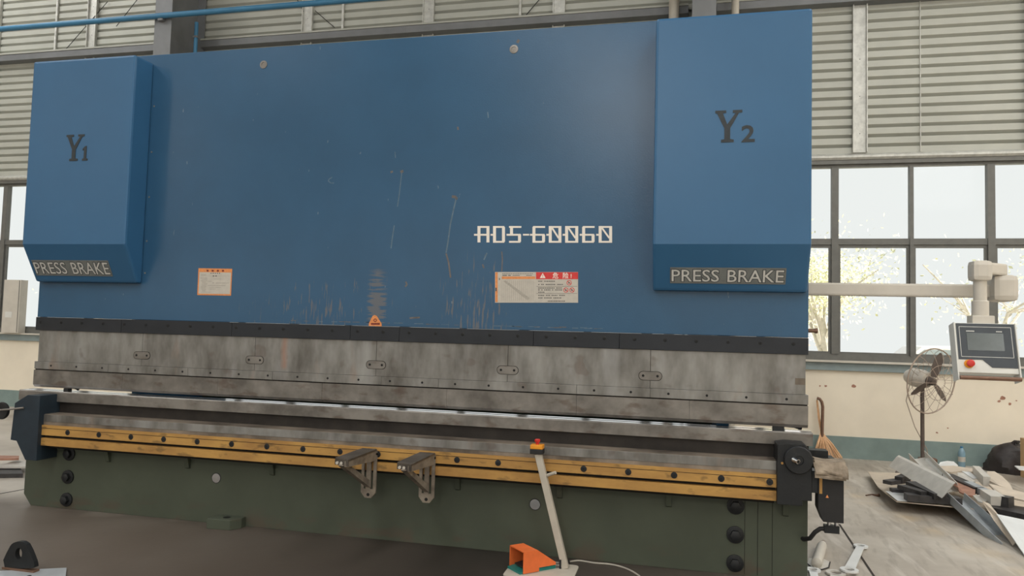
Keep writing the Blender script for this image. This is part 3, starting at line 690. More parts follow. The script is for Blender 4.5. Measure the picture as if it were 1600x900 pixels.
# ---- end blocks
lb = MB().prism([(.262, -.2, .925), (.14, -.2, .925), (.02, -.2, .855), (0.0, -.2, .56), (.06, -.2, .555), (.155, -.2, .41), (.262, -.2, .41)], (0, .2, 0)).build('end_block', 'bluedark', PB, bevel=.004)
MB().tube([(.12, -.21, .822), (-.01, -.235, .805), (-.08, -.24, .797)], .008, 8).build('crank_rod', 'steel_worn', lb)
MB().lathe((-.085, -.215, .79), (0, -1, 0), [(.03, -.02), (.066, -.012), (.07, 0), (.066, .014), (.05, .016), (.02, .008)], 22).build('hand_wheel', 'rubber', lb)
rbk = MB().prism([(5.836, -.2, .885), (5.89, -.2, .895), (6.0, -.2, .893), (6.036, -.2, .84), (6.04, -.2, .55), (5.985, -.2, .548), (5.985, -.2, .515), (5.836, -.2, .515)], (0, .2, 0)).build('end_block', 'dark', PB, bevel=.004)
MB().lathe((5.958, -.2, .797), (0, -1, 0), [(.085, -.001), (.085, .02), (.08, .026), (.03, .028), (.028, .02)], 28).build('hand_wheel', 'dark', rbk)
MB().use('steel_bright').tube([(5.93, -.222, .80), (5.952, -.25, .793)], [.02, .016], 14).use('hole').cyl((5.9522, -.2502, .793), (5.9532, -.2514, .7928), .010, 10).build('crank_socket', None, rbk)
MB().lathe((5.865, -.2, .77), (0, -1, 0), [(.009, -.001), (.007, .005)], 10).build('oil_nipple', 'yellow', rbk)
# right-hand bracket, switch box, gland and hose
br = MB().box((6.04, -.19, .60), (6.11, -.02, .76)).build('box_bracket', 'dark', PB)
MB().box((6.04, -.195, .735), (6.115, -.02, .752)).build('bracket_lid', 'steel_blue', br)
sb = MB().prism([(6.075, -.2, .505), (6.075, -.2, .745), (6.222, -.2, .745), (6.222, -.2, .43), (6.105, -.2, .43)], (0, .12, 0))  .build('switch_box', 'rubber', PB, bevel=.004)
MB().box((6.082, -.2025, .60), (6.098, -.2, .725)).build('brass_strip', 'yellow', sb)
MB().prism([(6.118, -.2, .578), (6.136, -.2, .578), (6.127, -.2, .597)], (0, -.002, 0)).build('warning_mark', 'orange_print', sb)
for x in (6.148, 6.19): MB().lathe((x, -.14, .43), (0, 0, -1), [(.016, -.002), (.016, .012), (.012, .014), (.012, .03)], 10).build('cable_gland', 'steel_bright', sb)
MB().box((6.12, -.16, .355), (6.205, -.11, .4)).build('terminal_block', 'dark', sb)
MB().tube([(6.13, -.135, .375), (6.10, -.13, .372), (6.07, -.12, .345), (6.045, -.1, .30), (6.02, -.02, .27), (6.0, .15, .26)], .014, 10).build('hose', 'rubber', sb)
MB().lathe((6.045, .06, 1.60), (1, 0, 0), [(.014, -.002), (.012, .04), (.017, .055), (.017, .065)], 12).build('side_knob', 'handle', PB)
MB().box((6.045, .30, .745), (6.22, .40, .79)).build('guide_arm', 'dark', PB)
MB().box((6.045, .28, .70), (6.26, .42, .745)).build('guide_foot', 'dark', PB)
# ---- clamps lying on the die
def die_tool(px, py, label, k):
    c = aty(px, py, .03); z = .9459
    root = empty('hand_clamp', (c.x, .03, z)); tag(root, label, 'clamp')
    MB().tube([(c.x-.035*k, .03, z+.012), (c.x-.01, .03, z+.034), (c.x+.04*k, .035, z+.03), (c.x+.07*k, .04, z+.016)], .011, 8).build('clamp_jaw', 'dark', root)
    MB().box((c.x-.05*k, .01, z), (c.x-.005, .05, z+.024)).build('clamp_body', 'dark', root)
    if k > 1: MB().box((c.x, .015, z), (c.x+.16, .045, z+.010)).build('clamp_bar', 'steel_bright', root)
die_tool(110, 612, 'small black clamp lying on the die at its left end', 1)
die_tool(1226, 676, 'black clamp with bright bar lying on the die at its right end', 1.5)

# ================================================================== front support arms
def support_arm(xc, label):
    root = empty('support_arm', (xc, -.17, .34)); tag(root, label, 'support arm', 'sheet support arms on the yellow rail')
    hw = .056; Yb = -.166
    # slotted mounting plate (frame of bars) with pointed foot
    mb = MB()
    mb.box((xc-hw, Yb-.014, .40), (xc-hw+.022, Yb, .655)); mb.box((xc+hw-.022, Yb-.014, .40), (xc+hw, Yb, .655))
    mb.box((xc-.016, Yb-.020, .40), (xc+.016, Yb, .655)); mb.box((xc-hw, Yb-.014, .64), (xc+hw, Yb, .672))
    mb.prism([(xc-hw, Yb, .40), (xc+hw, Yb, .40), (xc+hw, Yb, .375), (xc+.024, Yb, .337), (xc-.024, Yb, .337), (xc-hw, Yb, .375)], (0, -.014, 0))
    mb.build('mounting_plate', 'armgrey', root)
    MB().lathe((xc, Yb-.014, .36), (0, -1, 0), [(.012, -.001), (.012, .001)], 10).build('foot_hole', 'hole', root)
    # horizontal arm, tapering web and diagonal strut
    MB().prism([(xc-hw, Yb-.014, .672), (xc+hw, Yb-.014, .672), (xc+hw, -.64, .672), (xc-hw, -.60, .672)], (0, 0, .012)).build('arm_top', 'armtop', root, bevel=.002)
    MB().prism([(xc+.030, Yb-.014, .672), (xc+.030, Yb-.014, .60), (xc+.030, -.635, .635), (xc+.030, -.635, .672)], (.02, 0, 0)).build('arm_web', 'armgrey', root)
    MB().prism([(xc-.016, -.60, .66), (xc-.016, -.635, .64), (xc-.016, Yb-.016, .41), (xc-.016, Yb-.016, .455)], (.036, 0, 0)).build('strut', 'armgrey', root)
    MB().prism([(xc-hw, -.602, .640), (xc-hw, -.602, .672), (xc+hw, -.642, .672), (xc+hw, -.642, .640)], (0, .012, 0)).build('front_stop', 'armtop', root)
    for s_ in (-.03, .0): MB().lathe((xc+s_, -.62, .655), (0, -1, 0), [(.010, -.003), (.010, .006)], 10).build('stop_button', 'paper', root)
    for s_ in (-.0335, .0335): MB().lathe((xc+s_, Yb-.001, .635 if s_ > 0 else .645), (0, -1, 0), [(.013, -.002), (.013, .016), (.008, .02)], 10).build('clamp_bolt', 'dark', root)
support_arm(3.095, 'grey triangular support arm on the yellow rail, left of the pair')
support_arm(3.53, 'grey triangular support arm on the yellow rail, right of the pair')

# ================================================================== foot pedal with emergency stop post
FP = empty('foot_pedal', (4.40, -.30, 0)); tag(FP, 'orange hooded foot pedal with leaning emergency stop post', 'foot pedal')
yw = math.radians(45); Rz = Matrix.Rotation(yw, 3, 'Z')
def L(x, y, z, o=Vector((4.336, -.284, 0))): return o + Rz @ Vector((x, y, z))
bp = []
for cx, cy, q in ((4.57, -.19, 0), (4.20, -.19, 1), (4.20, -.47, 2), (4.57, -.47, 3)):
    for k in range(5):
        t = math.pi/2*(q + k/4); bp.append(Vector((cx+.035*math.cos(t), cy+.035*math.sin(t), 0)))
MB().prism(bp, (0, 0, .008)).build('floor_plate', 'beige', FP)
hd = MB(); t = .006
for y in (-.085, .085-t):
    hd.prism([L(-.15, y, .012), L(-.15, y, .148), L(-.045, y, .148), L(.10, y, .052), L(.10, y, .035), L(-.03, y, .035), L(-.03, y, .012)], Rz @ Vector((0, t, 0)))
hd.prism([L(-.15, -.079, .148), L(-.045, -.079, .148), L(-.045, -.079, .142), L(-.15, -.079, .142)], Rz @ Vector((0, .158, 0)))
hd.prism([L(-.045, -.079, .148), L(.10, -.079, .052), L(.10, -.079, .046), L(-.045, -.079, .142)], Rz @ Vector((0, .158, 0)))
hd.build('hood', 'orange', FP)
MB().prism([L(-.17, -.075, .008), L(.105, -.075, .008), L(.105, -.075, .034), L(-.03, -.075, .034), L(-.17, -.075, .02)], Rz @ Vector((0, .15, 0))).build('pedal_housing', 'teal', FP)
MB().prism([L(-.13, -.05, .036), L(.04, -.05, .055), L(.04, -.05, .063), L(-.13, -.05, .044)], Rz @ Vector((0, .1, 0))).build('treadle', 'rubber', FP)
pb = Vector((4.525, -.235, .008)); pt = Vector((4.325, -.235, .735)); ax = (pt-pb).normalized(); sx = Vector((1, 0, 0)); sx = (sx-ax*sx.dot(ax)).normalized(); sy = ax.cross(sx)
MB().prism([pb+sx*a+sy*b for a, b in ((-.022, -.022), (.022, -.022), (.022, .022), (-.022, .022))], pt-pb).build('post', 'beige', FP, bevel=.003)
MB().tube([pb+Vector((-.02, 0, .03)), pb+Vector((-.07, -.01, .03))], .010, 8).build('post_bolt', 'steel_worn', FP)
MB().box((4.488, -.262, .008), (4.5, -.205, .065)).build('post_foot', 'dark', FP)
h0 = pb+ax*.66
MB().tube([pb.lerp(pt, .80)+sx*.02, pb.lerp(pt, .80)+Vector((.085, -.03, .035))], .011, 10).build('hook', 'beige', FP)
eb = MB().cbox((4.318, -.235, .752), (.086, .075, .032)).build('stop_box', 'rubber', FP, bevel=.004)
MB().cbox((4.318, -.235, .782), (.084, .073, .028)).build('stop_lid', 'estop_y', eb, bevel=.005)
MB().lathe((4.318, -.235, .796), (0, 0, 1), [(.011, 0), (.011, .014), (.018, .018), (.019, .03), (.014, .035)], 18).build('stop_button', 'estop_r', eb)
cp = [aty(889, 877, -.14)]
pts = [atz(888, 878, .006), atz(905, 876, .006), atz(928, 879.5, .006), atz(952, 881.5, .006), atz(972, 886, .006), atz(990, 894, .006), atz(1004, 906, .006), atz(1010, 930, .006), atz(985, 960, .006)]
fine = []
for i in range(len(pts)-1):
    p0, p1, p2, p3 = pts[max(i-1, 0)], pts[i], pts[i+1], pts[min(i+2, len(pts)-1)]
    for k in range(5):
        t = k/5; fine.append(.5*((2*p1)+(p2-p0)*t+(2*p0-5*p1+4*p2-p3)*t*t+(3*p1-p0-3*p2+p3)*t**3))
fine.append(pts[-1])
o = MB().tube(fine, .006, 8).build('pedal_cable', 'cable'); tag(o, 'pale cable curving over the floor from the foot pedal', 'cable')
MB().lathe(fine[0], (fine[0]-fine[1]), [(.006, -.01), (.009, -.005), (.009, .02), (.006, .024)], 10).build('strain_relief', 'rubber', o)

# ================================================================== floor items in front
r_ = atz(322, 826); q_ = atz(360, 828.5)
bl = MB(); x0 = r_.x; y0 = r_.y
bl.prism([(x0, y0, 0), (q_.x, y0+.01, 0), (q_.x+.045, y0+.09, 0), (q_.x+.045, y0+.145, 0), (x0+.02, y0+.145, 0)], (0, 0, .075))
o = bl.build('steel_block', 'green', bevel=.004); tag(o, 'small green steel block on the floor against the base', 'block')
MB().lathe((x0+.12, y0+.075, .075), (0, 0, 1), [(.028, -.001), (.028, .001)], 14).build('bore', 'hole', o)
# lifting lug on a bright plate, lower left corner
Zp = .012
a_, b_, c_, d_ = atz(-25, 893, Zp), atz(104, 887, Zp), atz(100, 925, Zp), atz(-40, 930, Zp)
o = MB().prism([a_, b_, c_, d_], (0, 0, -Zp)).build('steel_plate', 'steel_blue'); tag(o, 'shiny steel plate lying on the floor at the lower left corner', 'plate')
for q in ((.2, .3), (.8, .3)): 
    p = a_.lerp(b_, q[0]).lerp(d_, q[1]); MB().lathe((p.x, p.y, Zp), (0, 0, 1), [(.012, -.001), (.012, .0006)], 10).build('plate_hole', 'hole', o)
YL = (a_.y+b_.y)/2 - .03
pts = [(5, 875), (10, 864), (17, 851), (22, 847.5), (28.5, 846), (35, 847), (40.5, 850.5), (46, 861), (53, 879), (54, 887.5), (8, 889.5)]
P3 = [aty(x, y, YL) for x, y in pts]
zb_ = min(p.z for p in P3)
lug = MB()
hp = [aty(29+5.2*math.cos(t), 865+9*math.sin(t), YL) for t in [2*math.pi*k/20 for k in range(20)]]
bm_out = P3; n_o = len(P3); th = .03
# plate with a bored eye: fan of quads between outline samples and the bore
def resample(poly, n):
    seg = [(poly[i], poly[(i+1) % len(poly)]) for i in range(len(poly))]; Ls = [(b-a).length for a, b in seg]; T = sum(Ls); out = []
    for k in range(n):
        d = T*k/n
        for (a, b), l in zip(seg, Ls):
            if d <= l: out.append(a.lerp(b, d/l)); break
            d -= l
    return out
cx = sum((p for p in hp), Vector())/20
outp = resample(P3, 40); ang = lambda p: math.atan2(p.z-cx.z, p.x-cx.x)
outp = sorted(outp, key=ang); inn = [cx+Vector(((hp[0]-cx).length*math.cos(ang(p)), 0, (hp[5]-cx).length*math.sin(ang(p)))) for p in outp]
i0 = lug.add(outp+inn+[p+Vector((0, th, 0)) for p in outp]+[p+Vector((0, th, 0)) for p in inn]); n = 40
for k in range(n):
    j = (k+1) % n
    lug.face((i0+k, i0+j, i0+n+j, i0+n+k)); lug.face((i0+2*n+j, i0+2*n+k, i0+3*n+k, i0+3*n+j))
    lug.face((i0+k, i0+2*n+k, i0+2*n+j, i0+j)); lug.face((i0+n+k, i0+n+j, i0+3*n+j, i0+3*n+k))
o = lug.build('lifting_lug', 'dark'); tag(o, 'dark rusty lifting lug with an eye standing on the bright plate', 'lifting lug')
lo = min(v.z for v in lug.v)
MB().box((P3[0].x-.0, YL-.006, lo), (P3[9].x, YL+th+.006, lo+.012)).build('weld_foot', 'handle', o)
o.location.z += Zp - lo
# loose strips at the left picture edge
def slab(name, pts, z, th, m, label, cat, group=None, parts=None):
    P = [atz(x, y, z+th) for x, y in pts]
    o = MB().prism(P, (0, 0, -th)).build(name, m); return tag(o, label, cat, group)
slab('steel_strip', [(-40, 711), (30, 712), (29.5, 716), (-40, 717)], .10, .02, 'scrap_rust', 'rusty strip topmost of the loose strips left of the base', 'strip', 'loose strips left of the base')
slab('steel_strip', [(-30, 735), (10, 724), (27, 718.5), (40, 721), (40, 729), (-30, 729)], .05, .018, 'scrap_light', 'bright strip lying between the rusty and the dark strip left of the base', 'strip', 'loose strips left of the base')
slab('steel_strip', [(-40, 732), (32, 731.5), (36, 740), (-40, 741)], 0, .04, 'scrap_dark', 'dark flat strip on the floor left of the green base', 'strip', 'loose strips left of the base')

# ================================================================== control pendant
CP = empty('control_pendant', (7.05, .05, 1.3)); tag(CP, 'control pendant with dark screen hanging on a white swing arm', 'control panel')
MB().box((6.045, .24, 1.845), (7.20, .33, 1.93)).build('swing_arm', 'white', CP, bevel=.012)
# elbow housing and return link
MB().cbox((7.255, .27, 1.905), (.15, .20, .17)).build('arm_elbow', 'white', CP, bevel=.035)
MB().prism([(7.27, .20, 1.985), (7.32, .33, 1.985), (7.13, .16, 2.015), (7.13, .05, 2.015)][0:2] + [(7.10, .13, 1.985), (7.06, .02, 1.985)], (0, 0, .075)).build('return_link', 'white', CP, bevel=.012)
MB().cbox((7.06, .05, 2.0), (.115, .12, .13)).build('drop_elbow', 'white', CP, bevel=.03)
MB().cyl((7.06, .05, 1.80), (7.06, .05, 1.95), .038, 18).build('drop_tube', 'white', CP)
MB().lathe((7.06, .05, 1.72), (0, 0, 1), [(.048, -.01), (.048, .09), (.044, .094)], 18).build('drop_collar', 'white', CP)
MB().cbox((7.062, .05, 1.695), (.125, .10, .05)).build('head_mount', 'white', CP, bevel=.006)
# tilted panel, local frame: x along the hall, v up the face, n out of it
tilt = math.radians(13)
vv = Vector((0, math.sin(tilt), math.cos(tilt))); nv = Vector((0, -math.cos(tilt), math.sin(tilt)))
tl = Vector((6.885, -.035, 1.672)); Wd, Hd = .328, .345
def PP(u, v, n=0): return tl + Vector((1, 0, 0))*(u*Wd) - vv*(v*Hd) + nv*n
def pbox(pts, n0, n1): return MB().prism([PP(u, v, n0) for u, v in pts], nv*(n1-n0))
case = pbox([(0, 0), (1, 0), (1, .90), (0, .90)], -.075, 0).build('panel_case', 'panel_white', CP, bevel=.004)
pbox([(.0, .0), (.0, 1.03), (-.02, 1.03), (-.02, 0)], -.078, .012).build('side_cheek', 'panel_white', CP)
pbox([(1.0, .0), (1.0, 1.03), (1.02, 1.03), (1.02, 0)], -.078, .012).build('side_cheek', 'panel_white', CP)
pbox([(.025, .012), (.99, .012), (.99, .80), (.57, .80), (.42, .665), (.025, .665)], 0, .003).build('control_face', 'panel_dark', CP)
bz = MB().use('plate_light')
for r in ((.07, .07, .94, .078), (.07, .612, .94, .62), (.07, .07, .078, .62), (.932, .07, .94, .62)):
    bz.prism([PP(r[0], r[1], .003), PP(r[2], r[1], .003), PP(r[2], r[3], .003), PP(r[0], r[3], .003)], nv*.0012)
bz.build('bezel_line', None, CP)
sc = pbox([(.19, .185), (.80, .185), (.80, .50), (.19, .50)], .003, .0045).build('screen', 'screen', CP)
mk = MB()
for a, b in ((.19, .33), (.69, .78)):
    k = a
    while k < b: mk.prism([PP(k, .142, .003), PP(k+.014, .142, .003), PP(k+.014, .162, .003), PP(k, .162, .003)], nv*.0006); k += .02
mk.build('maker_mark', 'plate_light', CP)
es = MB().lathe(PP(.185, .745, 0), nv, [(.026, 0), (.026, .006)], 20).build('stop_collar', 'estop_y', CP)
MB().lathe(PP(.195, .745, 0), nv, [(.012, .004), (.012, .014), (.021, .018), (.022, .03), (.016, .034)], 20).build('stop_button', 'estop_r', CP)
MB().tube([PP(.0, 1.0, .02), PP(1.0, 1.0, .02)], .013, 10).build('hand_rail', 'handle', CP)

# ================================================================== pedestal fan
FC = Vector((8.02, 4.25, 1.09))
FN = empty('pedestal_fan', (FC.x-.06, FC.y+.1, 0)); tag(FN, 'large pedestal fan with wire cage and three dark blades', 'fan')
axf = Vector((.55, -.80, -.12)).normalized(); fa = axf.cross(Vector((0, 0, 1))).normalized(); fb = fa.cross(axf).normalized()
Rf = .375
def fp(r, t, h): return FC + axf*h + (fa*math.cos(t)+fb*math.sin(t))*r
cage = MB()
def hoop(r, h, rad): cage.tube([fp(r, 2*math.pi*k/36, h) for k in range(37)], rad, 6, False)
hoop(Rf, 0, .008)
for r, h in ((.2, .10), (.07, .118)): hoop(r, h, .0028); hoop(r, -h*.9, .0028)
for k in range(14):
    t = 2*math.pi*k/14
    cage.tube([fp(Rf, t, 0), fp(.33, t, .05), fp(.2, t, .10), fp(.05, t, .118)], .0025, 5, False)
    cage.tube([fp(Rf, t, 0), fp(.33, t, -.045), fp(.2, t, -.09), fp(.09, t, -.105)], .0025, 5, False)
cage.build('cage', 'fanwire', FN)
for tdeg in (105, 222, 335):
    t0 = math.radians(tdeg); mb = MB()
    ring_ = []
    for r, w_, tw in ((.05, .03, .5), (.15, .055, .45), (.26, .05, .4), (.34, .012, .35)):
        c = fp(r, t0, .01); tn = (-fa*math.sin(t0)+fb*math.cos(t0)); e = tn*math.cos(tw)+axf*math.sin(tw); f_ = axf*math.cos(tw)-tn*math.sin(tw)
        ring_.append(mb.add([c-e*w_-f_*.002, c+e*w_-f_*.002, c+e*w_+f_*.002, c-e*w_+f_*.002]))
    for a, b in zip(ring_, ring_[1:]):
        for q in range(4): mb.face((a+q, a+(q+1) % 4, b+(q+1) % 4, b+q))
    mb.face([ring_[0]+q for q in (3, 2, 1, 0)]); mb.face([ring_[-1]+q for q in range(4)])
    mb.build('blade', 'fandark', FN)
MB().lathe(FC, axf, [(.0, .05), (.04, .04), (.05, 0), (.05, -.04)], 16).build('hub', 'fandark', FN)
MB().lathe(FC-axf*.10, axf, [(.0, -.24), (.07, -.22), (.105, -.15), (.11, -.02), (.09, .05), (.04, .06)], 20).build('motor', 'motor', FN)
pc = FC - axf*.12
MB().cyl((pc.x, pc.y, .03), (pc.x, pc.y, pc.z-.06), .022, 12).build('pole', 'fandark', FN)
MB().lathe((pc.x, pc.y, 0), (0, 0, 1), [(.28, 0), (.28, .015), (.1, .035), (.04, .05), (.03, .12)], 28).build('foot', 'fandark', FN)
MB().tube([pc-axf*.16+Vector((0, 0, -.05)), pc-axf*.22+Vector((0, 0, -.3)), (pc.x-.08, pc.y, .55), (pc.x+.05, pc.y+.02, .3), (pc.x+.08, pc.y, .08)], .005, 6).build('flex', 'fanwire', FN)

# ================================================================== broom
bx = aty(1284, 700, 5.1).x; BR = empty('straw_broom', (bx, 5.08, 0)); tag(BR, 'straw broom with brown tube handle leaning against the cream wall', 'broom')
hp_ = [aty(1284.3, 702, 5.10), aty(1285, 660, 5.14), aty(1285.5, 635, 5.16), aty(1284, 628, 5.165), aty(1281, 623.5, 5.17), aty(1276.5, 622, 5.175)]
MB().tube(hp_, .019, 10).build('handle', 'handle', BR)
bun = MB(); r3 = random.Random(5)
for k in range(16):
    s_ = r3.uniform(-.5, .5)
    bun.tube([aty(1276.5+s_*2, 625, 5.19), aty(1280+s_*3, 655, 5.17), aty(1284+s_*3, 678, 5.14)], .004, 4)
bun.build('reed_bundle', 'straw', BR)
sk = MB()
for k in range(150):
    u = k/149; e = Vector((aty(1269+u*46+r3.uniform(-1, 1), 700, 5.08).x, 5.04+r3.uniform(-.05, .05), r3.uniform(.02, .05)))
    tpt = aty(1283+r3.uniform(-1.5, 2.5), 676, 5.13)
    mid = tpt.lerp(e, .5)+Vector((0, 0, .02)); sk.tube([tpt, mid, e], [.004, .0035, .0022], 4)
o = sk.build('bristles', 'straw', BR); o['kind'] = 'stuff'

# ================================================================== rag on the switch box
RG = MB(); nx, ny = 22, 12
def rag_layer(z0, x0, x1, y0, y1, seed, drop):
    k_ = seed-1
    rn = random.Random(seed); g = []
    ph = [rn.uniform(0, 6) for _ in range(4)]
    for j in range(ny):
        for i in range(nx):
            u, v = i/(nx-1), j/(ny-1)
            z = z0 + .004*math.sin(5*u+1+2*v)*(.4+k_*.35) + .003*math.sin(6*v+2-3*u)*(.4+k_*.35) - drop*max(0, u-.75)*.2 - .22*max(0, .26-v)
            g.append((x0+(x1-x0)*u+.006*math.sin(8*v+ph[2]), y0+(y1-y0)*v+.007*math.sin(7*u+ph[3]), z))
    i0 = RG.add(g); i1 = RG.add([(a, b, c-.010) for a, b, c in g])
    for j in range(ny-1):
        for i in range(nx-1):
            q = j*nx+i; RG.face((i0+q, i0+q+1, i0+q+nx+1, i0+q+nx), True); RG.face((i1+q, i1+q+nx, i1+q+nx+1, i1+q+1), True)
    per = [i for i in range(nx)] + [j*nx+nx-1 for j in range(1, ny)] + [(ny-1)*nx+i for i in range(nx-2, -1, -1)] + [j*nx for j in range(ny-2, 0, -1)]
    for a, b in zip(per, per[1:]+per[:1]): RG.face((i0+a, i1+a, i1+b, i0+b))
for k, (dx, s_) in enumerate(((0, 1), (.006, 2), (-.006, 3), (.004, 4))): rag_layer(.766+k*.0105, 6.055+dx, 6.232+dx, -.25, -.06, s_, .06)
o = RG.build('folded_rag', 'cloth'); tag(o, 'folded grey rag draped on the black switch box', 'rag')

# ================================================================== things on the floor beside the base
def ring_wrench(p0, p1, z0, z1, r0, r1, wd, label, m='scrap_white'):
    p0 = Vector(p0); p1 = Vector(p1); a = Vector((p0.x, p0.y, z0)); b = Vector((p1.x, p1.y, z1)); d = (b-a); ln = d.length; d = d.normalized()
    s_ = d.cross(Vector((0, 0, 1))).normalized(); n_ = s_.cross(d).normalized(); th = .012
    root = empty('ring_spanner', a); tag(root, label, 'spanner', 'loose spanners beside the base')
    MB().prism([a+d*r0*.8-s_*wd, b-d*r1*.8-s_*wd*.8, b-d*r1*.8+s_*wd*.8, a+d*r0*.8+s_*wd], n_*th).build('shank', m, root)
    for c, r in ((a, r0), (b, r1)):
        mb = MB(); N = 20
        o_ = [c+(d*math.cos(2*math.pi*k/N)+s_*math.sin(2*math.pi*k/N))*r for k in range(N)]; i_ = [c+(d*math.cos(2*math.pi*k/N)+s_*math.sin(2*math.pi*k/N))*r*.55 for k in range(N)]
        i0 = mb.add(o_+i_+[q+n_*th for q in o_]+[q+n_*th for q in i_])
        for k in range(N):
            j = (k+1) % N
            mb.face((i0+k, i0+N+k, i0+N+j, i0+j)); mb.face((i0+2*N+k, i0+2*N+j, i0+3*N+j, i0+3*N+k)); mb.face((i0+k, i0+j, i0+2*N+j, i0+2*N+k)); mb.face((i0+N+k, i0+3*N+k, i0+3*N+j, i0+N+j))
        mb.build('ring_head', m, root)
ring_wrench(atz(1327, 892, .02), atz(1345, 853, .02), .02, .012, .058, .05, .032, 'white ring spanner pointing away across the floor joint')
ring_wrench(atz(1270, 892, .002), atz(1277, 925, .002), .002, .002, .05, .05, .026, 'bright spanner lying closest to the green base corner')
ring_wrench(atz(1306, 897, .004), atz(1300, 935, .004), .004, .004, .062, .05, .03, 'grey spanner with wide ring at the bottom edge between the two others', 'scrap_light')
# pale ribbed bottle leaning by the base
b0 = atz(1276, 882, .03); b1 = b0 + Vector((.03, .06, .14))
BT = empty('plastic_bottle', (b0.x, b0.y, 0)); tag(BT, 'pale ribbed plastic bottle lying beside the base below the hose', 'bottle')
q0 = atz(1276, 880, .035); q1 = atz(1286, 848, .035)
dv = (q1-q0)
prof = [(.012, -.012), (.034, 0)]; ln = dv.length
for k in range(9): prof += [(.035, ln*(.08+.075*k)), (.0325, ln*(.11+.075*k))]
prof += [(.035, ln*.8), (.026, ln*.92), (.014, ln*.98)]
MB().lathe(q0, dv, prof, 18).build('bottle_body', 'white', BT)
MB().lathe(q1, dv, [(.015, -.005), (.015, .02)], 14).build('bottle_cap', 'handle', BT)
o = MB().prism([atz(*q, .006) for q in ((1262, 880), (1268, 886), (1284, 889.5), (1295, 886), (1297, 878), (1285, 872), (1264, 872))], (0, 0, -.006)).build('tray', 'scrap_light'); tag(o, 'pale flat tray on the floor under the ribbed bottle', 'tray')
MB().tube([atz(*q, .009) for q in ((1262, 881), (1268, 886.5), (1284, 890), (1295, 886.5), (1297, 878))], .004, 6).build('tray_rim', 'rubber', o)

# ================================================================== scrap pile on the right
GP = 'offcuts heaped on the floor at the right'
def piece(name, pts, th, m, label, cat='offcut'):
    """pts: (px, py, Y) or ('z') corner sight points with an own depth each"""
    P = [Vector(p) for p in pts]; n_ = Vector()
    for i in range(len(P)): n_ += P[i].cross(P[(i+1) % len(P)])
    n_.normalize()
    if n_.z < 0: n_ = -n_
    o = MB().prism(P, -n_*th).build(name, m); return tag(o, label, cat, GP)
Z = atz
def beam(p0, p1, wd, ht, m, label, kind='box', up=Vector((0, 0, 1)), roll=0.0):
    """straight section from p0 to p1 (centre line of the upper face); kind box or channel"""
    p0, p1 = Vector(p0), Vector(p1); d = (p1-p0).normalized(); s_ = d.cross(up).normalized(); n_ = s_.cross(d).normalized()
    R = Matrix.Rotation(roll, 3, d); s_ = R @ s_; n_ = R @ n_; v = p1-p0; t = .006
    mb = MB()
    if kind == 'box': mb.prism([p0-s_*wd/2, p0+s_*wd/2, p0+s_*wd/2-n_*ht, p0-s_*wd/2-n_*ht], v)
    else:
        mb.prism([p0-s_*wd/2, p0-s_*wd/2-n_*ht, p0+s_*wd/2-n_*ht, p0+s_*wd/2, p0+s_*(wd/2-t), p0+s_*(wd/2-t)-n_*(ht-t), p0-s_*(wd/2-t)-n_*(ht-t), p0-s_*(wd/2-t)], v)
    o = mb.build('metal_channel' if kind != 'box' else 'metal_bar', m); return tag(o, label, 'offcut', GP)
# bottom sheets
piece('metal_sheet', [Z(1356, 737, .06), Z(1372, 761, .08), Z(1401, 783.5, .10), Z(1512, 794, .10), Z(1610, 806, .10), Z(1620, 775, .06), Z(1480, 742, .06)], .006, 'scrap_tan', 'large tan sheet lying lowest under the scrap heap')
piece('metal_sheet', [Z(1384, 767, .11), Z(1402, 782, .11), Z(1418, 783, .11), Z(1416, 769, .11)], .004, 'scrap_white', 'small white sheet on the near corner of the tan sheet')
# supports under the tan sheet
for k, (px, py, lb) in enumerate(((1440, 787, 'dark block propping up the tan sheet below the long pale beam'), (1570, 800, 'dark block propping up the tan sheet near the picture edge'))):
    c = Z(px, py-6, 0); o = MB().cbox((c.x, c.y+.12, .045), (.35, .12, .088), Matrix.Rotation(.2, 3, 'Z')).build('metal_bar', 'scrap_dark', bevel=.003); tag(o, lb, 'offcut', GP)
beam(Z(1415, 771, .17), Z(1500, 777, .17), .12, .06, 'scrap_dark', 'black square bar lying along the front edge of the tan sheet')
beam(Z(1386, 751, .19), Z(1416, 747.5, .19), .09, .035, 'scrap_dark', 'short dark bar at the left end of the heap')
beam(Z(1392, 763, .14), Z(1428, 765, .14), .08, .03, 'scrap_dark', 'short dark bar just in front of the left bar')
beam(Z(1404, 745, .22), Z(1414, 741, .22), .07, .06, 'scrap_dark', 'stubby dark offcut standing behind the left bar')
beam(Z(1408, 757, .20), Z(1445, 768, .20), .08, .04, 'scrap_dark', 'charcoal offcut under the long pale beam')
beam(Z(1425, 752, .22), Z(1470, 772, .20), .12, .05, 'scrap_dark', 'dark offcut in shade beneath the long pale beam')
# the long grey beam: broad face turned to the viewer
p0, p1 = aty(1401, 713, 3.35), aty(1490, 756.5, 2.15); wv = aty(1471.5, 779, 2.10)-p1; q0, q1 = p0+wv*.82, p1+wv
bk = Vector((.03, .035, .012))
mb = MB(); mb.prism([p0, p1, q1, q0], bk); o = mb.build('metal_beam', 'scrap_light', bevel=.006); tag(o, 'long pale grey beam slanting down across the front of the heap', 'offcut', GP)
# galvanised channels behind
beam(aty(1432, 706, 3.6), aty(1482, 757, 2.7), .16, .08, 'scrap_light', 'galvanised channel sticking up at the back of the heap', 'channel', roll=.25)
beam(aty(1450, 716, 3.5), aty(1490, 750, 2.9), .05, .05, 'scrap_white', 'narrow bright angle beside the upstanding channel')
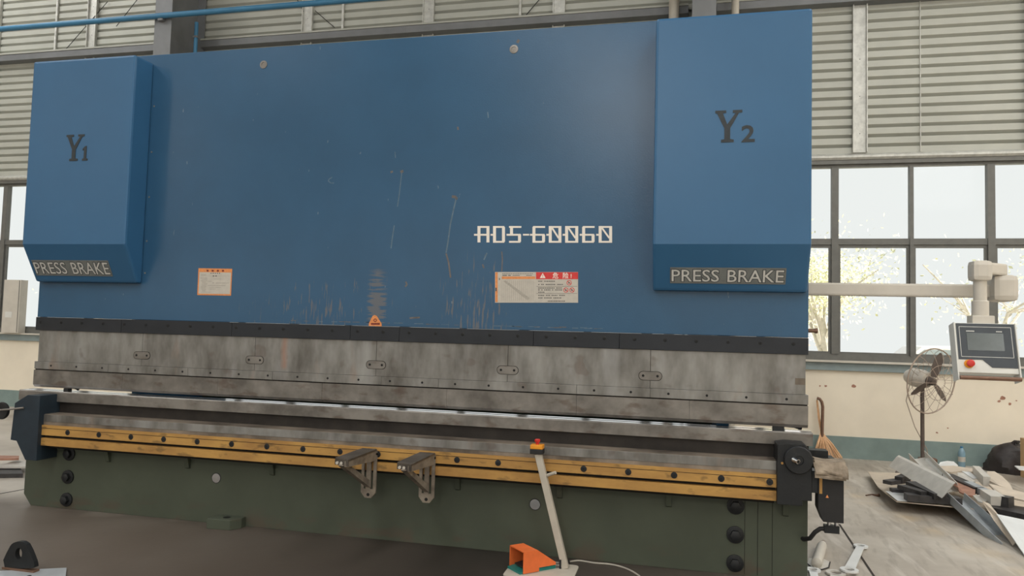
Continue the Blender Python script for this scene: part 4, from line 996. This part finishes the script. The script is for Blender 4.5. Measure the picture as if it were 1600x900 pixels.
# plates
piece('profile_plate', [aty(1466, 727, 3.5), aty(1469, 722, 3.6), aty(1480, 720, 3.7), aty(1490, 721, 3.7), aty(1497, 727, 3.55), aty(1480, 731, 3.4)], .02, 'scrap_white', 'white rounded plate at the top back of the heap')
piece('profile_plate', [aty(1464, 733, 3.3), aty(1470, 728, 3.4), aty(1490, 727.5, 3.45), aty(1506, 730, 3.4), aty(1524, 732, 3.35), aty(1524, 738, 3.2), aty(1502, 735.5, 3.2), aty(1486, 738, 3.15)], .015, 'scrap_tan', 'tan wavy edged plate on the top of the heap')
piece('profile_plate', [aty(1479, 749.5, 2.9), aty(1492, 750, 2.95), aty(1524, 764, 2.6), aty(1523.5, 775, 2.4), aty(1510, 773.5, 2.4), aty(1499, 768, 2.5), aty(1497, 761, 2.6)], .012, 'scrap_rust', 'rusty pink plate with slots in the middle of the heap')
piece('profile_plate', [aty(1496, 738, 3.1), aty(1506, 739, 3.1), aty(1524, 752, 2.8), aty(1517, 753, 2.8), aty(1497, 744, 3.0)], .012, 'scrap_light', 'pale strip below the wavy plate')
piece('profile_plate', [aty(1503, 736, 3.2), aty(1516, 737.5, 3.2), aty(1527, 747, 3.0), aty(1520, 748, 3.0)], .01, 'scrap_white', 'small white triangular offcut beside the pale strip')
beam(aty(1525, 728, 3.2), aty(1542, 745, 2.7), .06, .09, 'scrap_light', 'short grey box section standing above the rounded plates')
piece('profile_plate', [aty(1541, 741, 2.9), aty(1543, 736, 3.0), aty(1554, 736.5, 3.0), aty(1566, 744, 2.85), aty(1578, 756, 2.6), aty(1583, 765.5, 2.4), aty(1562, 759, 2.5), aty(1546, 751, 2.7)], .02, 'scrap_tan', 'tan leaf shaped plate at the right of the heap')
piece('profile_plate', [aty(1545, 756, 2.5), aty(1553, 757, 2.55), aty(1610, 772, 2.3), aty(1612, 784, 2.1), aty(1570, 775, 2.2), aty(1558, 770, 2.3)], .015, 'scrap_tan', 'long tan plate reaching the right picture edge')
beam(aty(1543, 765, 2.3), aty(1560, 776, 2.1), .12, .08, 'scrap_light', 'pale box section under the long tan plate')
beam(aty(1552, 772, 2.2), aty(1580, 777, 2.1), .10, .10, 'scrap_dark', 'dark box section beside the pale one under the long tan plate')
beam(aty(1480, 740, 3.1), aty(1530, 762, 2.6), .10, .06, 'scrap_dark', 'dark bar inside the heap under the wavy plate')
beam(aty(1512, 752, 2.8), aty(1546, 768, 2.5), .08, .05, 'steel_blue', 'steel blue bar crossing below the short box section')
piece('metal_sheet', [aty(1520, 774, 2.3), aty(1530, 773, 2.35), aty(1545, 780, 2.2), aty(1536, 785, 2.1), aty(1528, 783, 2.15)], .008, 'scrap_light', 'small notched plate in front of the rusty plate')
# large channel in the foreground and white sheet
beam(aty(1492, 768, 2.35), aty(1584, 851, 1.40), .17, .07, 'steel_blue', 'large grey channel running down to the near floor', 'channel', roll=-.1)
piece('metal_sheet', [aty(1534, 782, 2.05), aty(1546, 787, 2.0), aty(1563, 808, 1.7), aty(1592, 843, 1.36), aty(1582, 852, 1.36), aty(1552, 812, 1.7)], .006, 'scrap_tan', 'tan strip alongside the large grey channel')
piece('metal_sheet', [aty(1557, 803, 1.75), aty(1600, 812, 1.75), aty(1660, 826, 1.75), aty(1680, 900, 1.0), aty(1607, 876, 1.0)], .006, 'scrap_white', 'big white sheet at the lower right picture edge')
o = piece('metal_sheet', [Z(1545, 792, .15), Z(1610, 806, .15), Z(1620, 795, .15), Z(1545, 784, .15)], .05, 'scrap_dark', 'dark slab in the shadow behind the big white sheet')

# black sack, bottle, crate, bits along the wall
c = atz(1566, 737, 0); bm = MB(); N1, N2 = 26, 14; r4 = random.Random(9)
cx_, cy_ = 9.10, 5.02
rings = []
for j in range(N2+1):
    ph = math.pi/2*j/N2
    for i in range(N1):
        t = 2*math.pi*i/N1; wob = 1 + .07*math.sin(3*t+j*.5)+.05*math.sin(7*t+1.3*j)+.03*r4.uniform(-1, 1)
        rr_ = math.cos(ph)**.7*wob if j < N2 else 0.01
        bm.v.append(Vector((cx_+.27*rr_*math.cos(t)+.02*math.sin(ph), cy_+.22*rr_*math.sin(t), .0+.34*math.sin(ph)*(1+.05*math.sin(2*t)))))
for j in range(N2):
    for i in range(N1): k = (i+1) % N1; bm.face((j*N1+i, j*N1+k, (j+1)*N1+k, (j+1)*N1+i), True)
bm.face([i for i in range(N1-1, -1, -1)])
sk_ = bm.build('black_sack', 'bag'); tag(sk_, 'bulging black sack lying against the green dado', 'sack')
MB().tube([(9.12, 5.0, .33), (9.14, 4.98, .37), (9.17, 4.95, .36)], [.03, .018, .03], 8).build('sack_neck', 'bag', sk_)
bq = Vector((8.62, 5.15, 0)); BO = empty('water_bottle', bq); tag(BO, 'blue water bottle standing by the wall behind the heap', 'bottle')
MB().lathe(bq, (0, 0, 1), [(.035, 0), (.04, .01), (.04, .17), (.03, .21), (.015, .235)], 16).build('bottle_body', 'bottle', BO)
MB().lathe(bq, (0, 0, 1), [(.0405, .07), (.0405, .13)], 16).build('bottle_label', 'paper', BO)
MB().lathe(bq+Vector((0, 0, .235)), (0, 0, 1), [(.016, 0), (.016, .02)], 12).build('bottle_cap', 'pipeblue', BO)
p = MB().box((8.14, 5.1, 0), (8.34, 5.22, .09)).build('cardboard_lump', 'handle', bevel=.02); tag(p, 'small brown lump by the wall behind the fan pole', 'debris')
# plywood crate at the right picture edge
x0 = aty(1594, 690, 4.6).x; z1 = aty(1596, 681, 4.6).z
CR = empty('plywood_crate', (x0+.3, 4.35, 0)); tag(CR, 'plywood crate standing at the right picture edge', 'crate')
for k in range(4): MB().box((x0+.012, 4.112, .03+k*(z1-.04)/4), (x0+.6, 4.124, .02+(k+1)*(z1-.04)/4)).build('board', 'wood', CR)
for xx in (x0, x0+.56): MB().box((xx, 4.1, 0), (xx+.04, 4.112, z1)).build('post', 'wood', CR)
MB().box((x0, 4.124, .02), (x0+.012, 4.6, z1-.02)).build('side_panel', 'wood', CR)
MB().box((x0+.588, 4.124, .02), (x0+.6, 4.6, z1-.02)).build('side_panel', 'wood', CR)
MB().box((x0+.012, 4.588, .02), (x0+.588, 4.6, z1-.02)).build('back_panel', 'wood', CR)
piece('metal_sheet', [aty(1585, 727.5, 3.9), aty(1612, 729, 3.9), aty(1612, 735, 3.6), aty(1592, 733, 3.6)], .01, 'scrap_white', 'small white sheet sticking out in front of the crate')
# little rusty hook on the floor
hk = MB().tube([atz(1353, 774, .006), atz(1362, 772.5, .006), atz(1369, 774, .006), atz(1374, 774, .012)], [.006, .006, .012, .018], 8).build('rusty_pin', 'handle'); tag(hk, 'rusty pin lying alone on the floor left of the heap', 'pin')

# ================================================================== left side by the window
a, b = aty(7, 437, W-.16), aty(27, 531, W-.16)
o = MB().box((a.x, W-.16, 1.262), (b.x, W-.1+.08, a.z)).build('sill_box', 'white'); 
tag(o, 'narrow white box standing on the left window sill', 'box')
MB().box((a.x+.06, W-.163, 1.52), (a.x+.2, W-.16, 1.62)).build('box_label', 'panel_white', o)
MB().box((b.x-.03, W-.165, 1.27), (b.x-.02, W-.16, a.z-.01)).build('box_seam', 'alu', o)
